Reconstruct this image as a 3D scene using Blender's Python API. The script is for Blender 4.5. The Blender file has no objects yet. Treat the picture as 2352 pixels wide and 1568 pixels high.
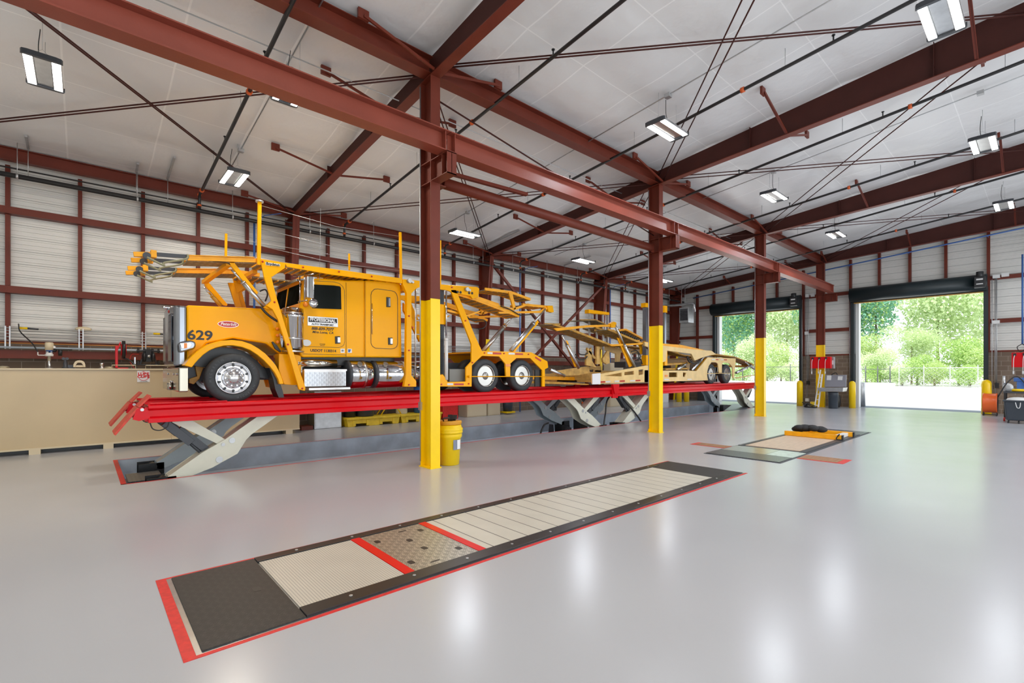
import bpy, bmesh, math, random
from mathutils import Vector, Matrix
R = random.Random(7)
col = bpy.context.scene.collection
PI = math.pi

# ------------------------------------------------------------------ materials
def nmat(name):
    m = bpy.data.materials.new(name); m.use_nodes = True
    nt = m.node_tree
    return m, nt, nt.nodes['Principled BSDF']

def mat(name, c, rough=.5, metal=0., var=.0, vscale=3., bump=0., bscale=60., coat=0., spec=.5, streak=None):
    m, nt, b = nmat(name)
    b.inputs['Base Color'].default_value = (*c, 1)
    b.inputs['Roughness'].default_value = rough
    b.inputs['Metallic'].default_value = metal
    b.inputs['Specular IOR Level'].default_value = spec
    if coat:
        b.inputs['Coat Weight'].default_value = coat
        b.inputs['Coat Roughness'].default_value = .08
    geo = nt.nodes.new('ShaderNodeNewGeometry')
    if var:
        n = nt.nodes.new('ShaderNodeTexNoise'); n.inputs['Scale'].default_value = vscale
        n.inputs['Detail'].default_value = 5
        if streak:
            mp = nt.nodes.new('ShaderNodeMapping'); mp.inputs['Scale'].default_value = streak
            nt.links.new(geo.outputs['Position'], mp.inputs['Vector']); nt.links.new(mp.outputs[0], n.inputs['Vector'])
        else:
            nt.links.new(geo.outputs['Position'], n.inputs['Vector'])
        r = nt.nodes.new('ShaderNodeMapRange')
        r.inputs['From Min'].default_value = .3; r.inputs['From Max'].default_value = .7
        r.inputs['To Min'].default_value = 1 - var; r.inputs['To Max'].default_value = 1 + var
        nt.links.new(n.outputs['Fac'], r.inputs['Value'])
        mx = nt.nodes.new('ShaderNodeVectorMath'); mx.operation = 'SCALE'
        mx.inputs[0].default_value = c
        nt.links.new(r.outputs[0], mx.inputs['Scale']); nt.links.new(mx.outputs[0], b.inputs['Base Color'])
    if bump:
        n = nt.nodes.new('ShaderNodeTexNoise'); n.inputs['Scale'].default_value = bscale
        nt.links.new(geo.outputs['Position'], n.inputs['Vector'])
        bp = nt.nodes.new('ShaderNodeBump'); bp.inputs['Strength'].default_value = bump
        bp.inputs['Distance'].default_value = .01
        nt.links.new(n.outputs['Fac'], bp.inputs['Height']); nt.links.new(bp.outputs[0], b.inputs['Normal'])
    return m

def emis(name, c, s):
    m, nt, b = nmat(name)
    b.inputs['Base Color'].default_value = (*c, 1)
    b.inputs['Emission Color'].default_value = (*c, 1)
    b.inputs['Emission Strength'].default_value = s
    return m

STEEL = mat('red_oxide_steel', (.15, .027, .014), .45, 0, .10, 2.5, .1, 30, spec=.3)
STEEL_LIT = mat('red_oxide_steel_lit', (.25, .055, .034), .38, 0, .12, 1.2, .1, 30, spec=.4)  # crane beam steel, lightened in colour for the warm lamplight on it
STEELD = mat('red_oxide_steel_dull', (.058, .013, .009), .6, 0, .10, 2.5, spec=.3)
YCOL = mat('yellow_column_paint', (1.0, .66, .0), .3, 0, .04, 3)
YEL = mat('truck_yellow', (1.0, .45, .0), .3, 0, .03, 1.5, coat=.12, spec=.12)
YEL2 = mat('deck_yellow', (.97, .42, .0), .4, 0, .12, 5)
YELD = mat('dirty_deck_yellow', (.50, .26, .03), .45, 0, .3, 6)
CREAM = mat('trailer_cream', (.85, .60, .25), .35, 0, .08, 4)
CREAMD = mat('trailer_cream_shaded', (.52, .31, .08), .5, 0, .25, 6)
RED = mat('lift_red', (.70, .003, .010), .3, 0, .04, 2, coat=.1, spec=.2)
REDD = mat('lift_red_rubbed', (.62, .06, .035), .5, 0, .2, 12)
REDL = mat('red_line_paint', (.66, .02, .016), .45, 0, .15, 20)
CHROME = mat('chrome', (.60, .61, .64), .09, 1)
RIM = mat('wheel_alloy', (.62, .62, .64), .2, .95)
RIM_SHADED = mat('rear_wheel_alloy_shaded', (.40, .39, .37), .2, .95)  # darker alloy: shading of the deep rear dishes put into the colour
CHROMED = mat('dull_chrome', (.30, .32, .36), .22, 1)
STAIN = mat('polished_stainless', (.55, .52, .46), .16, 1)
ALU = mat('aluminium', (.62, .63, .64), .28, 1, .08, 8)
GALV = mat('galvanised_steel', (.50, .51, .52), .4, .8, .1, 8)
DKGREY = mat('dark_grey_steel', (.055, .06, .07), .4, .2)
BLACK = mat('black_paint', (.012, .013, .015), .35)
PIPE = mat('black_sprinkler_pipe', (.018, .017, .018), .35)
RUBBER = mat('tyre_rubber', (.036, .039, .044), .62, 0, .15, 20)
GREYHOSE = mat('black_hose', (.015, .015, .016), .4)
ORANGE = mat('orange_coupling', (.65, .11, .02), .4)
FANOR = mat('fan_orange', (.80, .13, .02), .3)
GLASSD = mat('dark_tinted_glass', (.010, .013, .012), .18, 0, spec=.1)
SCIS = mat('scissor_cream_grey', (.66, .66, .56), .35, 0, .05, 4)
SCISB = mat('scissor_blue_grey', (.44, .52, .56), .35, 0, .05, 4)
PIT = mat('pit_grey_paint', (.46, .53, .60), .4, 0, .18, 2.2, .2, 12)
TANK = mat('tank_cream', (.60, .47, .28), .3, 0, .05, .8)
TANKL = mat('tank_cream_light', (.68, .58, .40), .35)
CONC = mat('concrete', (.46, .45, .43), .8, 0, .1, 2, .2, 20)
WHITE = mat('white_paint', (.75, .75, .74), .4)
PAPER = mat('white_sticker', (.85, .85, .86), .5)
BLUE = mat('blue_plastic', (.02, .12, .42), .35)
BLUEP = mat('blue_pipe', (.05, .14, .42), .35)
COPPER = mat('copper_pipe', (.62, .26, .08), .3, .8)
YPLAS = mat('yellow_plastic', (.90, .60, .0), .35, 0, .04, 3)
PALLET = mat('yellow_pallet_plastic', (.80, .56, .02), .5, 0, .12, 6)
GREYPL = mat('charcoal_plastic', (.035, .045, .06), .4)
INK = mat('black_ink', (.01, .01, .012), .4)
WOODR = mat('brown_wood', (.33, .17, .08), .6, 0, .2, 3, streak=(1, 8, 1))
TANWOOD = mat('tan_wood', (.60, .46, .34), .5, 0, .1, 2, streak=(1.5, 12, 1))
DOORBLK = mat('dark_green_door_curtain', (.012, .022, .026), .4)
LED = emis('led_strip', (1, .97, .90), 14)
LEDW = emis('led_strip_warm', (1, .90, .66), 16)
TREDM = mat('tail_red', (.5, .02, .015), .3)
AMBER = mat('amber_lens', (.85, .24, .01), .2)
REFW = mat('reflective_white', (.72, .72, .72), .3)
GREEN_INT = mat('cab_interior', (.10, .025, .012), .6)

def dplate(name, c, rough, metal, sc=26, str_=.6, dark=.55):
    """diamond tread plate: raised slanted bars in two directions"""
    m, nt, b = nmat(name)
    b.inputs['Roughness'].default_value = rough; b.inputs['Metallic'].default_value = metal
    tc = nt.nodes.new('ShaderNodeTexCoord')
    fac = []
    for ang, off in ((45, 0), (-45, .5)):
        mp = nt.nodes.new('ShaderNodeMapping')
        mp.inputs['Rotation'].default_value = (0, 0, math.radians(ang))
        mp.inputs['Scale'].default_value = (sc, sc * 1.0, sc)
        mp.inputs['Location'].default_value = (off, off, 0)
        nt.links.new(tc.outputs['UV'], mp.inputs['Vector'])
        ck = nt.nodes.new('ShaderNodeTexChecker'); ck.inputs['Scale'].default_value = 1.0
        nt.links.new(mp.outputs[0], ck.inputs['Vector'])
        mp2 = nt.nodes.new('ShaderNodeMapping')
        mp2.inputs['Scale'].default_value = (.5, 2.0, 1)
        nt.links.new(mp.outputs[0], mp2.inputs['Vector'])
        w = nt.nodes.new('ShaderNodeTexVoronoi'); w.inputs['Scale'].default_value = 1; w.inputs['Randomness'].default_value = 0
        nt.links.new(mp2.outputs[0], w.inputs['Vector'])
        lt = nt.nodes.new('ShaderNodeMath'); lt.operation = 'LESS_THAN'; lt.inputs[1].default_value = .3
        nt.links.new(w.outputs['Distance'], lt.inputs[0])
        ml = nt.nodes.new('ShaderNodeMath'); ml.operation = 'MULTIPLY'
        nt.links.new(lt.outputs[0], ml.inputs[0])
        if ang > 0: nt.links.new(ck.outputs['Fac'], ml.inputs[1])
        else:
            inv = nt.nodes.new('ShaderNodeMath'); inv.operation = 'SUBTRACT'; inv.inputs[0].default_value = 1
            nt.links.new(ck.outputs['Fac'], inv.inputs[1]); nt.links.new(inv.outputs[0], ml.inputs[1])
        fac.append(ml)
    ad = nt.nodes.new('ShaderNodeMath'); ad.operation = 'MAXIMUM'
    nt.links.new(fac[0].outputs[0], ad.inputs[0]); nt.links.new(fac[1].outputs[0], ad.inputs[1])
    mx = nt.nodes.new('ShaderNodeMixRGB')
    mx.inputs[1].default_value = (c[0] * dark, c[1] * dark, c[2] * dark, 1); mx.inputs[2].default_value = (*c, 1)
    nt.links.new(ad.outputs[0], mx.inputs[0]); nt.links.new(mx.outputs[0], b.inputs['Base Color'])
    bp = nt.nodes.new('ShaderNodeBump'); bp.inputs['Strength'].default_value = str_; bp.inputs['Distance'].default_value = .004
    nt.links.new(ad.outputs[0], bp.inputs['Height']); nt.links.new(bp.outputs[0], b.inputs['Normal'])
    return m
DPBLK = dplate('black_tread_plate', (.035, .032, .03), .5, .0, str_=.9)
DPALU = dplate('aluminium_tread_plate', (.60, .59, .53), .34, .7)
DPSIL = dplate('bright_tread_plate', (.60, .62, .66), .25, .9, 30)
DPGRY = dplate('grey_tread_plate', (.20, .22, .25), .3, .6, 24)
PERF = dplate('perforated_deck', (.42, .36, .24), .5, .4, 14, .4, .55)

def stripes(name, c, c2, axis, pitch, width, rough=.4, metal=0., bump=.5, var=.04):
    """thin dark grooves every `pitch` metres along a world axis"""
    m, nt, b = nmat(name)
    b.inputs['Roughness'].default_value = rough; b.inputs['Metallic'].default_value = metal
    geo = nt.nodes.new('ShaderNodeNewGeometry'); sp = nt.nodes.new('ShaderNodeSeparateXYZ')
    nt.links.new(geo.outputs['Position'], sp.inputs[0])
    a = nt.nodes.new('ShaderNodeMath'); a.operation = 'DIVIDE'; a.inputs[1].default_value = pitch
    nt.links.new(sp.outputs[axis], a.inputs[0])
    f = nt.nodes.new('ShaderNodeMath'); f.operation = 'FRACT'; nt.links.new(a.outputs[0], f.inputs[0])
    l = nt.nodes.new('ShaderNodeMath'); l.operation = 'LESS_THAN'; l.inputs[1].default_value = width / pitch
    nt.links.new(f.outputs[0], l.inputs[0])
    n = nt.nodes.new('ShaderNodeTexNoise'); n.inputs['Scale'].default_value = 3; nt.links.new(geo.outputs['Position'], n.inputs['Vector'])
    mr = nt.nodes.new('ShaderNodeMapRange'); mr.inputs['To Min'].default_value = 1 - var * 2; mr.inputs['To Max'].default_value = 1 + var * 2
    nt.links.new(n.outputs['Fac'], mr.inputs['Value'])
    sc = nt.nodes.new('ShaderNodeVectorMath'); sc.operation = 'SCALE'; sc.inputs[0].default_value = c
    nt.links.new(mr.outputs[0], sc.inputs['Scale'])
    mx = nt.nodes.new('ShaderNodeMixRGB'); mx.inputs[2].default_value = (*c2, 1)
    nt.links.new(sc.outputs[0], mx.inputs[1])
    nt.links.new(l.outputs[0], mx.inputs[0]); nt.links.new(mx.outputs[0], b.inputs['Base Color'])
    if bump:
        bp = nt.nodes.new('ShaderNodeBump'); bp.invert = True; bp.inputs['Strength'].default_value = bump; bp.inputs['Distance'].default_value = .01
        nt.links.new(l.outputs[0], bp.inputs['Height']); nt.links.new(bp.outputs[0], b.inputs['Normal'])
    return m
RIBALU = stripes('ribbed_aluminium', (.60, .57, .50), (.40, .38, .34), 0, .022, .006, .45, .25)
PLANKA = stripes('aluminium_planks', (.60, .575, .50), (.12, .11, .1), 0, .235, .012, .45, .2)
GRATE = stripes('pit_grating', (.20, .23, .27), (.03, .03, .04), 0, .05, .02, .4, .4)
WALLM = stripes('white_ribbed_panel', (.74, .735, .70), (.40, .40, .38), 2, .305, .018, .33, 0, .3, .02)

def brick_mat():
    m, nt, b = nmat('brown_split_block')
    geo = nt.nodes.new('ShaderNodeNewGeometry'); sp = nt.nodes.new('ShaderNodeSeparateXYZ'); cb = nt.nodes.new('ShaderNodeCombineXYZ')
    ad = nt.nodes.new('ShaderNodeMath'); ad.operation = 'ADD'
    nt.links.new(geo.outputs['Position'], sp.inputs[0])
    nt.links.new(sp.outputs[0], ad.inputs[0]); nt.links.new(sp.outputs[1], ad.inputs[1])
    nt.links.new(ad.outputs[0], cb.inputs[0]); nt.links.new(sp.outputs[2], cb.inputs[1])
    br = nt.nodes.new('ShaderNodeTexBrick'); br.inputs['Scale'].default_value = 1
    br.inputs['Brick Width'].default_value = .4; br.inputs['Row Height'].default_value = .2; br.inputs['Mortar Size'].default_value = .008
    br.inputs['Color1'].default_value = (.17, .12, .085, 1); br.inputs['Color2'].default_value = (.22, .165, .12, 1)
    br.inputs['Mortar'].default_value = (.33, .28, .23, 1)
    nt.links.new(cb.outputs[0], br.inputs['Vector']); nt.links.new(br.outputs[0], b.inputs['Base Color'])
    b.inputs['Roughness'].default_value = .8
    return m
BLOCK = brick_mat()

def floor_mat():
    m, nt, b = nmat('polished_epoxy_floor')
    geo = nt.nodes.new('ShaderNodeNewGeometry')
    n = nt.nodes.new('ShaderNodeTexNoise'); n.inputs['Scale'].default_value = .35; n.inputs['Detail'].default_value = 3
    nt.links.new(geo.outputs['Position'], n.inputs['Vector'])
    cr = nt.nodes.new('ShaderNodeValToRGB')
    cr.color_ramp.elements[0].position = 0; cr.color_ramp.elements[0].color = (.42, .435, .47, 1)
    cr.color_ramp.elements[1].position = 1; cr.color_ramp.elements[1].color = (.48, .49, .525, 1)
    nt.links.new(n.outputs['Fac'], cr.inputs[0]); nt.links.new(cr.outputs[0], b.inputs['Base Color'])
    n2 = nt.nodes.new('ShaderNodeTexNoise'); n2.inputs['Scale'].default_value = .9; n2.inputs['Detail'].default_value = 1
    nt.links.new(geo.outputs['Position'], n2.inputs['Vector'])
    r = nt.nodes.new('ShaderNodeMapRange'); r.inputs['From Min'].default_value = 0; r.inputs['From Max'].default_value = 1
    r.inputs['To Min'].default_value = .19; r.inputs['To Max'].default_value = .27
    nt.links.new(n2.outputs['Fac'], r.inputs['Value']); nt.links.new(r.outputs[0], b.inputs['Roughness'])
    n3 = nt.nodes.new('ShaderNodeTexNoise'); n3.inputs['Scale'].default_value = 9; n3.inputs['Detail'].default_value = 2
    nt.links.new(geo.outputs['Position'], n3.inputs['Vector'])
    bp = nt.nodes.new('ShaderNodeBump'); bp.inputs['Strength'].default_value = .05; bp.inputs['Distance'].default_value = .01
    b.inputs['Specular IOR Level'].default_value = .6
    return m
FLOOR = floor_mat()

def ceil_mat():
    m, nt, b = nmat('white_insulation_liner')
    geo = nt.nodes.new('ShaderNodeNewGeometry'); sp = nt.nodes.new('ShaderNodeSeparateXYZ')
    nt.links.new(geo.outputs['Position'], sp.inputs[0])
    def line(axis, pitch, w, off=0):
        o = nt.nodes.new('ShaderNodeMath'); o.operation = 'ADD'; o.inputs[1].default_value = off; nt.links.new(sp.outputs[axis], o.inputs[0])
        a = nt.nodes.new('ShaderNodeMath'); a.operation = 'DIVIDE'; a.inputs[1].default_value = pitch; nt.links.new(o.outputs[0], a.inputs[0])
        f = nt.nodes.new('ShaderNodeMath'); f.operation = 'FRACT'; nt.links.new(a.outputs[0], f.inputs[0])
        l = nt.nodes.new('ShaderNodeMath'); l.operation = 'LESS_THAN'; l.inputs[1].default_value = w / pitch; nt.links.new(f.outputs[0], l.inputs[0])
        return l
    l1 = line(0, 1.52, .03, .3); l2 = line(1, 1.52, .02)
    mxx = nt.nodes.new('ShaderNodeMath'); mxx.operation = 'MAXIMUM'
    nt.links.new(l1.outputs[0], mxx.inputs[0]); nt.links.new(l2.outputs[0], mxx.inputs[1])
    mx = nt.nodes.new('ShaderNodeMixRGB'); mx.inputs[1].default_value = (.70, .70, .705, 1); mx.inputs[2].default_value = (.82, .82, .82, 1)
    nt.links.new(mxx.outputs[0], mx.inputs[0]); nt.links.new(mx.outputs[0], b.inputs['Base Color'])
    n = nt.nodes.new('ShaderNodeTexNoise'); n.inputs['Scale'].default_value = 1.3; n.inputs['Detail'].default_value = 4
    nt.links.new(geo.outputs['Position'], n.inputs['Vector'])
    bp = nt.nodes.new('ShaderNodeBump'); bp.inputs['Strength'].default_value = .35; bp.inputs['Distance'].default_value = .15
    nt.links.new(n.outputs['Fac'], bp.inputs['Height']); nt.links.new(bp.outputs[0], b.inputs['Normal'])
    b.inputs['Roughness'].default_value = .38
    return m
CEIL = ceil_mat()

# ------------------------------------------------------------------ geometry
SPLIT = {'tray_rail', 'mud_flap', 'fitting', 'end_cap', 'slot', 'coupling', 'guard_cable', 'splice_plate', 'hanger_rod', 'sprinkler_head', 'junction_box', 'lug_nut', 'hand_hole', 'rail_bolt', 'lightening_hole', 'side_marker', 'marker_lamps', 'bumper_bolt', 'side_rib', 'caster', 'painted_line', 'floor_filler', 'motor_label', 'fence_post', 'fence_rail', 'mast_post', 'hydraulic_hose', 'pivot_pin', 'hanger_wire', 'housing_', 'louvre', 'strut_bracket', 'skid_foot', 'tank_strap', 'clamp_band', 'pin_hole', 'cross_member', 'stile', 'rung', 'stiffener', 'rail_clip', 'grille_bars_', 'pit_wall', 'guide_rail', 'tread_cover', 'base_bracket', 'axle'}
class MB:
    def __init__(s): s.bm = bmesh.new(); s.mi = 0; s.sm = []
    def _f(s, vs, smooth=False):
        try: f = s.bm.faces.new(vs)
        except ValueError: return None
        f.material_index = s.mi; f.smooth = smooth
        return f
    def hexa(s, P):
        v = [s.bm.verts.new(p) for p in P]
        for q in ((0, 3, 2, 1), (4, 5, 6, 7), (0, 1, 5, 4), (1, 2, 6, 5), (2, 3, 7, 6), (3, 0, 4, 7)):
            s._f([v[i] for i in q])
        return s
    def box(s, x0, x1, y0, y1, z0, z1):
        return s.hexa([(x0, y0, z0), (x1, y0, z0), (x1, y1, z0), (x0, y1, z0), (x0, y0, z1), (x1, y0, z1), (x1, y1, z1), (x0, y1, z1)])
    def bar(s, p0, p1, w, h, up=(0, 0, 1)):
        p0 = Vector(p0); p1 = Vector(p1); d = (p1 - p0).normalized(); up = Vector(up)
        a = d.cross(up)
        if a.length < 1e-4: a = d.cross(Vector((1, 0, 0)))
        a.normalize(); b = a.cross(d).normalized(); a = a * w / 2; b = b * h / 2
        return s.hexa([p0 - a - b, p0 + a - b, p0 + a + b, p0 - a + b, p1 - a - b, p1 + a - b, p1 + a + b, p1 - a + b])
    def ext(s, pts, plane, a0, a1, holes=()):
        def P(q, a):
            if plane == 'xz': return (q[0], a, q[1])
            if plane == 'yz': return (a, q[0], q[1])
            return (q[0], q[1], a)
        if not holes:
            v0 = [s.bm.verts.new(P(q, a0)) for q in pts]; v1 = [s.bm.verts.new(P(q, a1)) for q in pts]
            s._f(v0); s._f(v1[::-1]); n = len(pts)
            for i in range(n): s._f([v0[i], v0[(i + 1) % n], v1[(i + 1) % n], v1[i]])
            return s
        loops = [list(pts)] + [list(h) for h in holes]
        tb = bmesh.new(); ed = []
        for lp in loops:
            vs = [tb.verts.new((q[0], q[1], 0)) for q in lp]
            for i in range(len(vs)): ed.append(tb.edges.new((vs[i], vs[(i + 1) % len(vs)])))
        bmesh.ops.triangle_fill(tb, use_beauty=True, edges=ed, use_dissolve=False)
        tb.verts.index_update()
        tris = [[(v.co.x, v.co.y) for v in f.verts] for f in tb.faces]
        tb.free()
        for a, rev in ((a0, 0), (a1, 1)):
            for t in tris:
                vs = [s.bm.verts.new(P(q, a)) for q in t]
                s._f(vs[::-1] if rev else vs)
        for lp in loops:
            n = len(lp)
            for i in range(n):
                p, q = lp[i], lp[(i + 1) % n]
                s._f([s.bm.verts.new(P(p, a0)), s.bm.verts.new(P(q, a0)), s.bm.verts.new(P(q, a1)), s.bm.verts.new(P(p, a1))])
        return s
    def xz(s, pts, y0, y1, holes=()): return s.ext(pts, 'xz', y0, y1, holes)
    def yz(s, pts, x0, x1, holes=()): return s.ext(pts, 'yz', x0, x1, holes)
    def xy(s, pts, z0, z1, holes=()): return s.ext(pts, 'xy', z0, z1, holes)
    def ring(s, c, a, b, r, n): return [s.bm.verts.new(c + a * (r * math.cos(2 * PI * i / n)) + b * (r * math.sin(2 * PI * i / n))) for i in range(n)]
    def cyl(s, p0, p1, r, r2=None, n=16, cap=True):
        p0 = Vector(p0); p1 = Vector(p1); d = (p1 - p0).normalized()
        a = d.orthogonal().normalized(); b = d.cross(a)
        r0 = s.ring(p0, a, b, r, n); r1 = s.ring(p1, a, b, r if r2 is None else r2, n)
        for i in range(n): s._f([r0[i], r0[(i + 1) % n], r1[(i + 1) % n], r1[i]], True)
        if cap: s._f(r0[::-1]); s._f(r1)
        return s
    def tube(s, pts, r, n=8):
        pts = [Vector(p) for p in pts]; rings = []; a = None
        for i, p in enumerate(pts):
            d = (pts[min(i + 1, len(pts) - 1)] - pts[max(i - 1, 0)]).normalized()
            a = d.orthogonal().normalized() if a is None else (a - d * a.dot(d)).normalized()
            rings.append(s.ring(p, a, d.cross(a), r, n))
        for k in range(len(rings) - 1):
            for i in range(n): s._f([rings[k][i], rings[k][(i + 1) % n], rings[k + 1][(i + 1) % n], rings[k + 1][i]], True)
        s._f(rings[0][::-1]); s._f(rings[-1])
        return s
    def lathe(s, prof, o, d=(0, 0, 1), n=32, smooth=True, cap=True):
        """profile of (distance along axis, radius)"""
        o = Vector(o); d = Vector(d).normalized(); a = d.orthogonal().normalized(); b = d.cross(a); prev = None
        for t, r in prof:
            cur = s.ring(o + d * t, a, b, max(r, 1e-4), n)
            if prev:
                for i in range(n): s._f([prev[i], prev[(i + 1) % n], cur[(i + 1) % n], cur[i]], smooth)
            elif cap: s._f(cur[::-1])
            prev = cur
        if cap: s._f(prev)
        return s
    def ibeam(s, p0, p1, d, bf, tf=.015, tw=.01, up=(0, 0, 1), ends=True):
        p0 = Vector(p0); p1 = Vector(p1); u = Vector(up).normalized()
        s.bar(p0, p1, tw, d - 2 * tf, up)
        for k in (-1, 1):
            o = u * (k * (d / 2 - tf / 2)); s.bar(p0 + o, p1 + o, bf, tf, up)
        return s
    def sphere(s, c, r, sx=1, sy=1, sz=1, n=12):
        c = Vector(c); prev = None
        top = s.bm.verts.new(c + Vector((0, 0, r * sz))); bot = s.bm.verts.new(c - Vector((0, 0, r * sz)))
        rows = []
        for k in range(1, n // 2 + 1):
            ph = PI * k / (n // 2 + 1)
            rows.append([s.bm.verts.new(c + Vector((r * sx * math.sin(ph) * math.cos(2 * PI * i / n), r * sy * math.sin(ph) * math.sin(2 * PI * i / n), r * sz * math.cos(ph)))) for i in range(n)])
        for i in range(n):
            s._f([top, rows[0][i], rows[0][(i + 1) % n]], True); s._f([bot, rows[-1][(i + 1) % n], rows[-1][i]], True)
            for k in range(len(rows) - 1): s._f([rows[k][i], rows[k + 1][i], rows[k + 1][(i + 1) % n], rows[k][(i + 1) % n]], True)
        return s
    def islands(s):
        s.bm.verts.index_update(); seen = set(); out = []
        for v in s.bm.verts:
            if v in seen: continue
            st = [v]; seen.add(v); grp = []
            while st:
                u = st.pop(); grp.append(u)
                for e in u.link_edges:
                    w_ = e.other_vert(u)
                    if w_ not in seen: seen.add(w_); st.append(w_)
            out.append(grp)
        return out
    def build(s, name, m, parent=None, bevel=0, local=False, uv=None):
        if name in SPLIT:
            bmesh.ops.remove_doubles(s.bm, verts=s.bm.verts, dist=1e-5)
            for grp in s.islands():
                k = MB(); mp_ = {v: k.bm.verts.new(v.co) for v in grp}; fs = {f for v in grp for f in v.link_faces}
                for f in fs:
                    nf = k.bm.faces.new([mp_[v] for v in f.verts]); nf.smooth = f.smooth; nf.material_index = f.material_index
                o = k._build(name, m, parent, bevel, local, uv)
            s.bm.free(); return o
        return s._build(name, m, parent, bevel, local, uv)
    def _build(s, name, m, parent=None, bevel=0, local=False, uv=None):
        bmesh.ops.recalc_face_normals(s.bm, faces=s.bm.faces)
        if uv:
            l = s.bm.loops.layers.uv.new('UVMap')
            for f in s.bm.faces:
                n = f.normal; ax = max(range(3), key=lambda i: abs(n[i]))
                for lp in f.loops:
                    c = lp.vert.co
                    lp[l].uv = (c.x, c.y) if ax == 2 else ((c.x, c.z) if ax == 1 else (c.y, c.z))
        me = bpy.data.meshes.new(name); s.bm.to_mesh(me); s.bm.free()
        for mm in (m if isinstance(m, (list, tuple)) else [m]): me.materials.append(mm)
        o = bpy.data.objects.new(name, me); col.objects.link(o)
        if bevel:
            b = o.modifiers.new('bevel', 'BEVEL'); b.width = bevel; b.segments = 2; b.limit_method = 'ANGLE'
        if parent is not None: setp(o, parent, local)
        return o
def wloc(o):
    v = Vector(o.location)
    return v + wloc(o.parent) if (o.parent is not None and o.get('_loc')) else v
def setp(o, parent, local=False):
    o.parent = parent
    if not local:
        p = parent; v = Vector((0, 0, 0))
        while p is not None and p.type == 'EMPTY': v += Vector(p.location); p = None
        if parent.type == 'EMPTY': o.matrix_parent_inverse = Matrix.Translation(-v)
    return o
def thing(name, label, cat, loc=(0, 0, 0), group=None):
    o = bpy.data.objects.new(name, None); col.objects.link(o); o.location = loc; o.empty_display_size = .1
    return tag(o, label, cat, group)
def tag(o, label, cat, group=None, kind=None):
    if label: o['label'] = label
    if cat: o['category'] = cat
    if group: o['group'] = group
    if kind: o['kind'] = kind
    return o
def struct(o): o['kind'] = 'structure'; return o
def kids(o, allobs): return [c for c in allobs if c.parent == o]
def dup(root, loc, label=None, rot=None, group=None):
    allobs = list(col.objects)
    r = root.copy(); col.objects.link(r); r.location = loc
    if rot is not None: r.rotation_euler = (0, 0, rot)
    if label: r['label'] = label
    if group: r['group'] = group
    def rec(src, dst):
        for ch in kids(src, allobs):
            c = ch.copy(); col.objects.link(c); c.parent = dst
            rec(ch, c)
    rec(root, r)
    return r
def text(name, s, size, loc, m, parent=None, rot=(PI / 2, 0, 0), ext=.002, off=0., xs=1., shear=0., sub=True):
    cu = bpy.data.curves.new(name, 'FONT'); cu.body = s; cu.size = size; cu.extrude = ext; cu.offset = off
    cu.align_x = 'CENTER'; cu.align_y = 'CENTER'; cu.shear = shear
    t = bpy.data.objects.new('tmp', cu); col.objects.link(t)
    bpy.context.view_layer.update()
    me = bpy.data.meshes.new_from_object(t.evaluated_get(bpy.context.evaluated_depsgraph_get()))
    bpy.data.objects.remove(t)
    M = Matrix.Translation(Vector(loc)) @ Matrix.Rotation(rot[2], 4, 'Z') @ Matrix.Rotation(rot[0], 4, 'X') @ Matrix.Diagonal((xs, 1, 1, 1))
    me.transform(M); me.materials.clear(); me.materials.append(m)
    o = bpy.data.objects.new(name, me); col.objects.link(o)
    if parent is not None: setp(o, parent)
    return o
def arc(cx, cz, r, a0, a1, n, rz=None):
    rz = rz or r
    return [(cx + r * math.cos(math.radians(a0 + (a1 - a0) * i / n)), cz + rz * math.sin(math.radians(a0 + (a1 - a0) * i / n))) for i in range(n + 1)]
def circ(cx, cz, r, n=12): return [(cx + r * math.cos(2 * PI * i / n), cz + r * math.sin(2 * PI * i / n)) for i in range(n)]
def smoothp(pts, n=6):
    """Catmull-Rom through points"""
    P = [Vector(p) for p in pts]; P = [P[0] * 2 - P[1]] + P + [P[-1] * 2 - P[-2]]; out = []
    for i in range(1, len(P) - 2):
        for k in range(n):
            t = k / n
            out.append(.5 * ((2 * P[i]) + (P[i + 1] - P[i - 1]) * t + (2 * P[i - 1] - 5 * P[i] + 4 * P[i + 1] - P[i + 2]) * t * t + (3 * P[i] - P[i - 1] - 3 * P[i + 1] + P[i + 2]) * t ** 3))
    out.append(P[-2]); return out
def hexp(x0, x1, z0, z1): return [(x0, z0), (x1, z0), (x1, z1), (x0, z1)]

# ------------------------------------------------------------------ the building
FX = [4.78, 12.40, 19.98, 27.5]        # frame lines
XE = 28.6; YL = 16.0; XB = -8.; YR = -9.
def roof(y): return 8.34 - .1 * y
PX0, PX1, PY0, PY1, PD = .5, 25.5, 9.66, 12.4, -.44
m = MB(); m.xy([(XB, YR), (XE + .45, YR), (XE + .45, YL + .1), (XB, YL + .1)], -.02, 0, holes=[hexp(PX0, PX1, PY0, PY1)])
fl = struct(m.build('floor', FLOOR))
m = MB(); m.box(PX0 - .1, PX1 + .1, PY0 - .1, PY1 + .1, PD - .05, PD)
m.box(PX0 - .1, PX0, PY0, PY1, PD, -.021).box(PX1, PX1 + .1, PY0, PY1, PD, -.021)
m.box(PX0 - .1, PX1 + .1, PY0 - .1, PY0, PD, -.021).box(PX0 - .1, PX1 + .1, PY1, PY1 + .1, PD, -.021)
pit = m.build('lift_pit', PIT, fl); pit['label'] = 'blue-grey painted pit recessed in the floor'
m = MB(); m.box(PX0, 14.5, PY0 + .05, PY0 + .28, PD, -.12)
m.build('pit_ledge', PIT, fl)
m = MB()   # red lines painted round the pit
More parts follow.
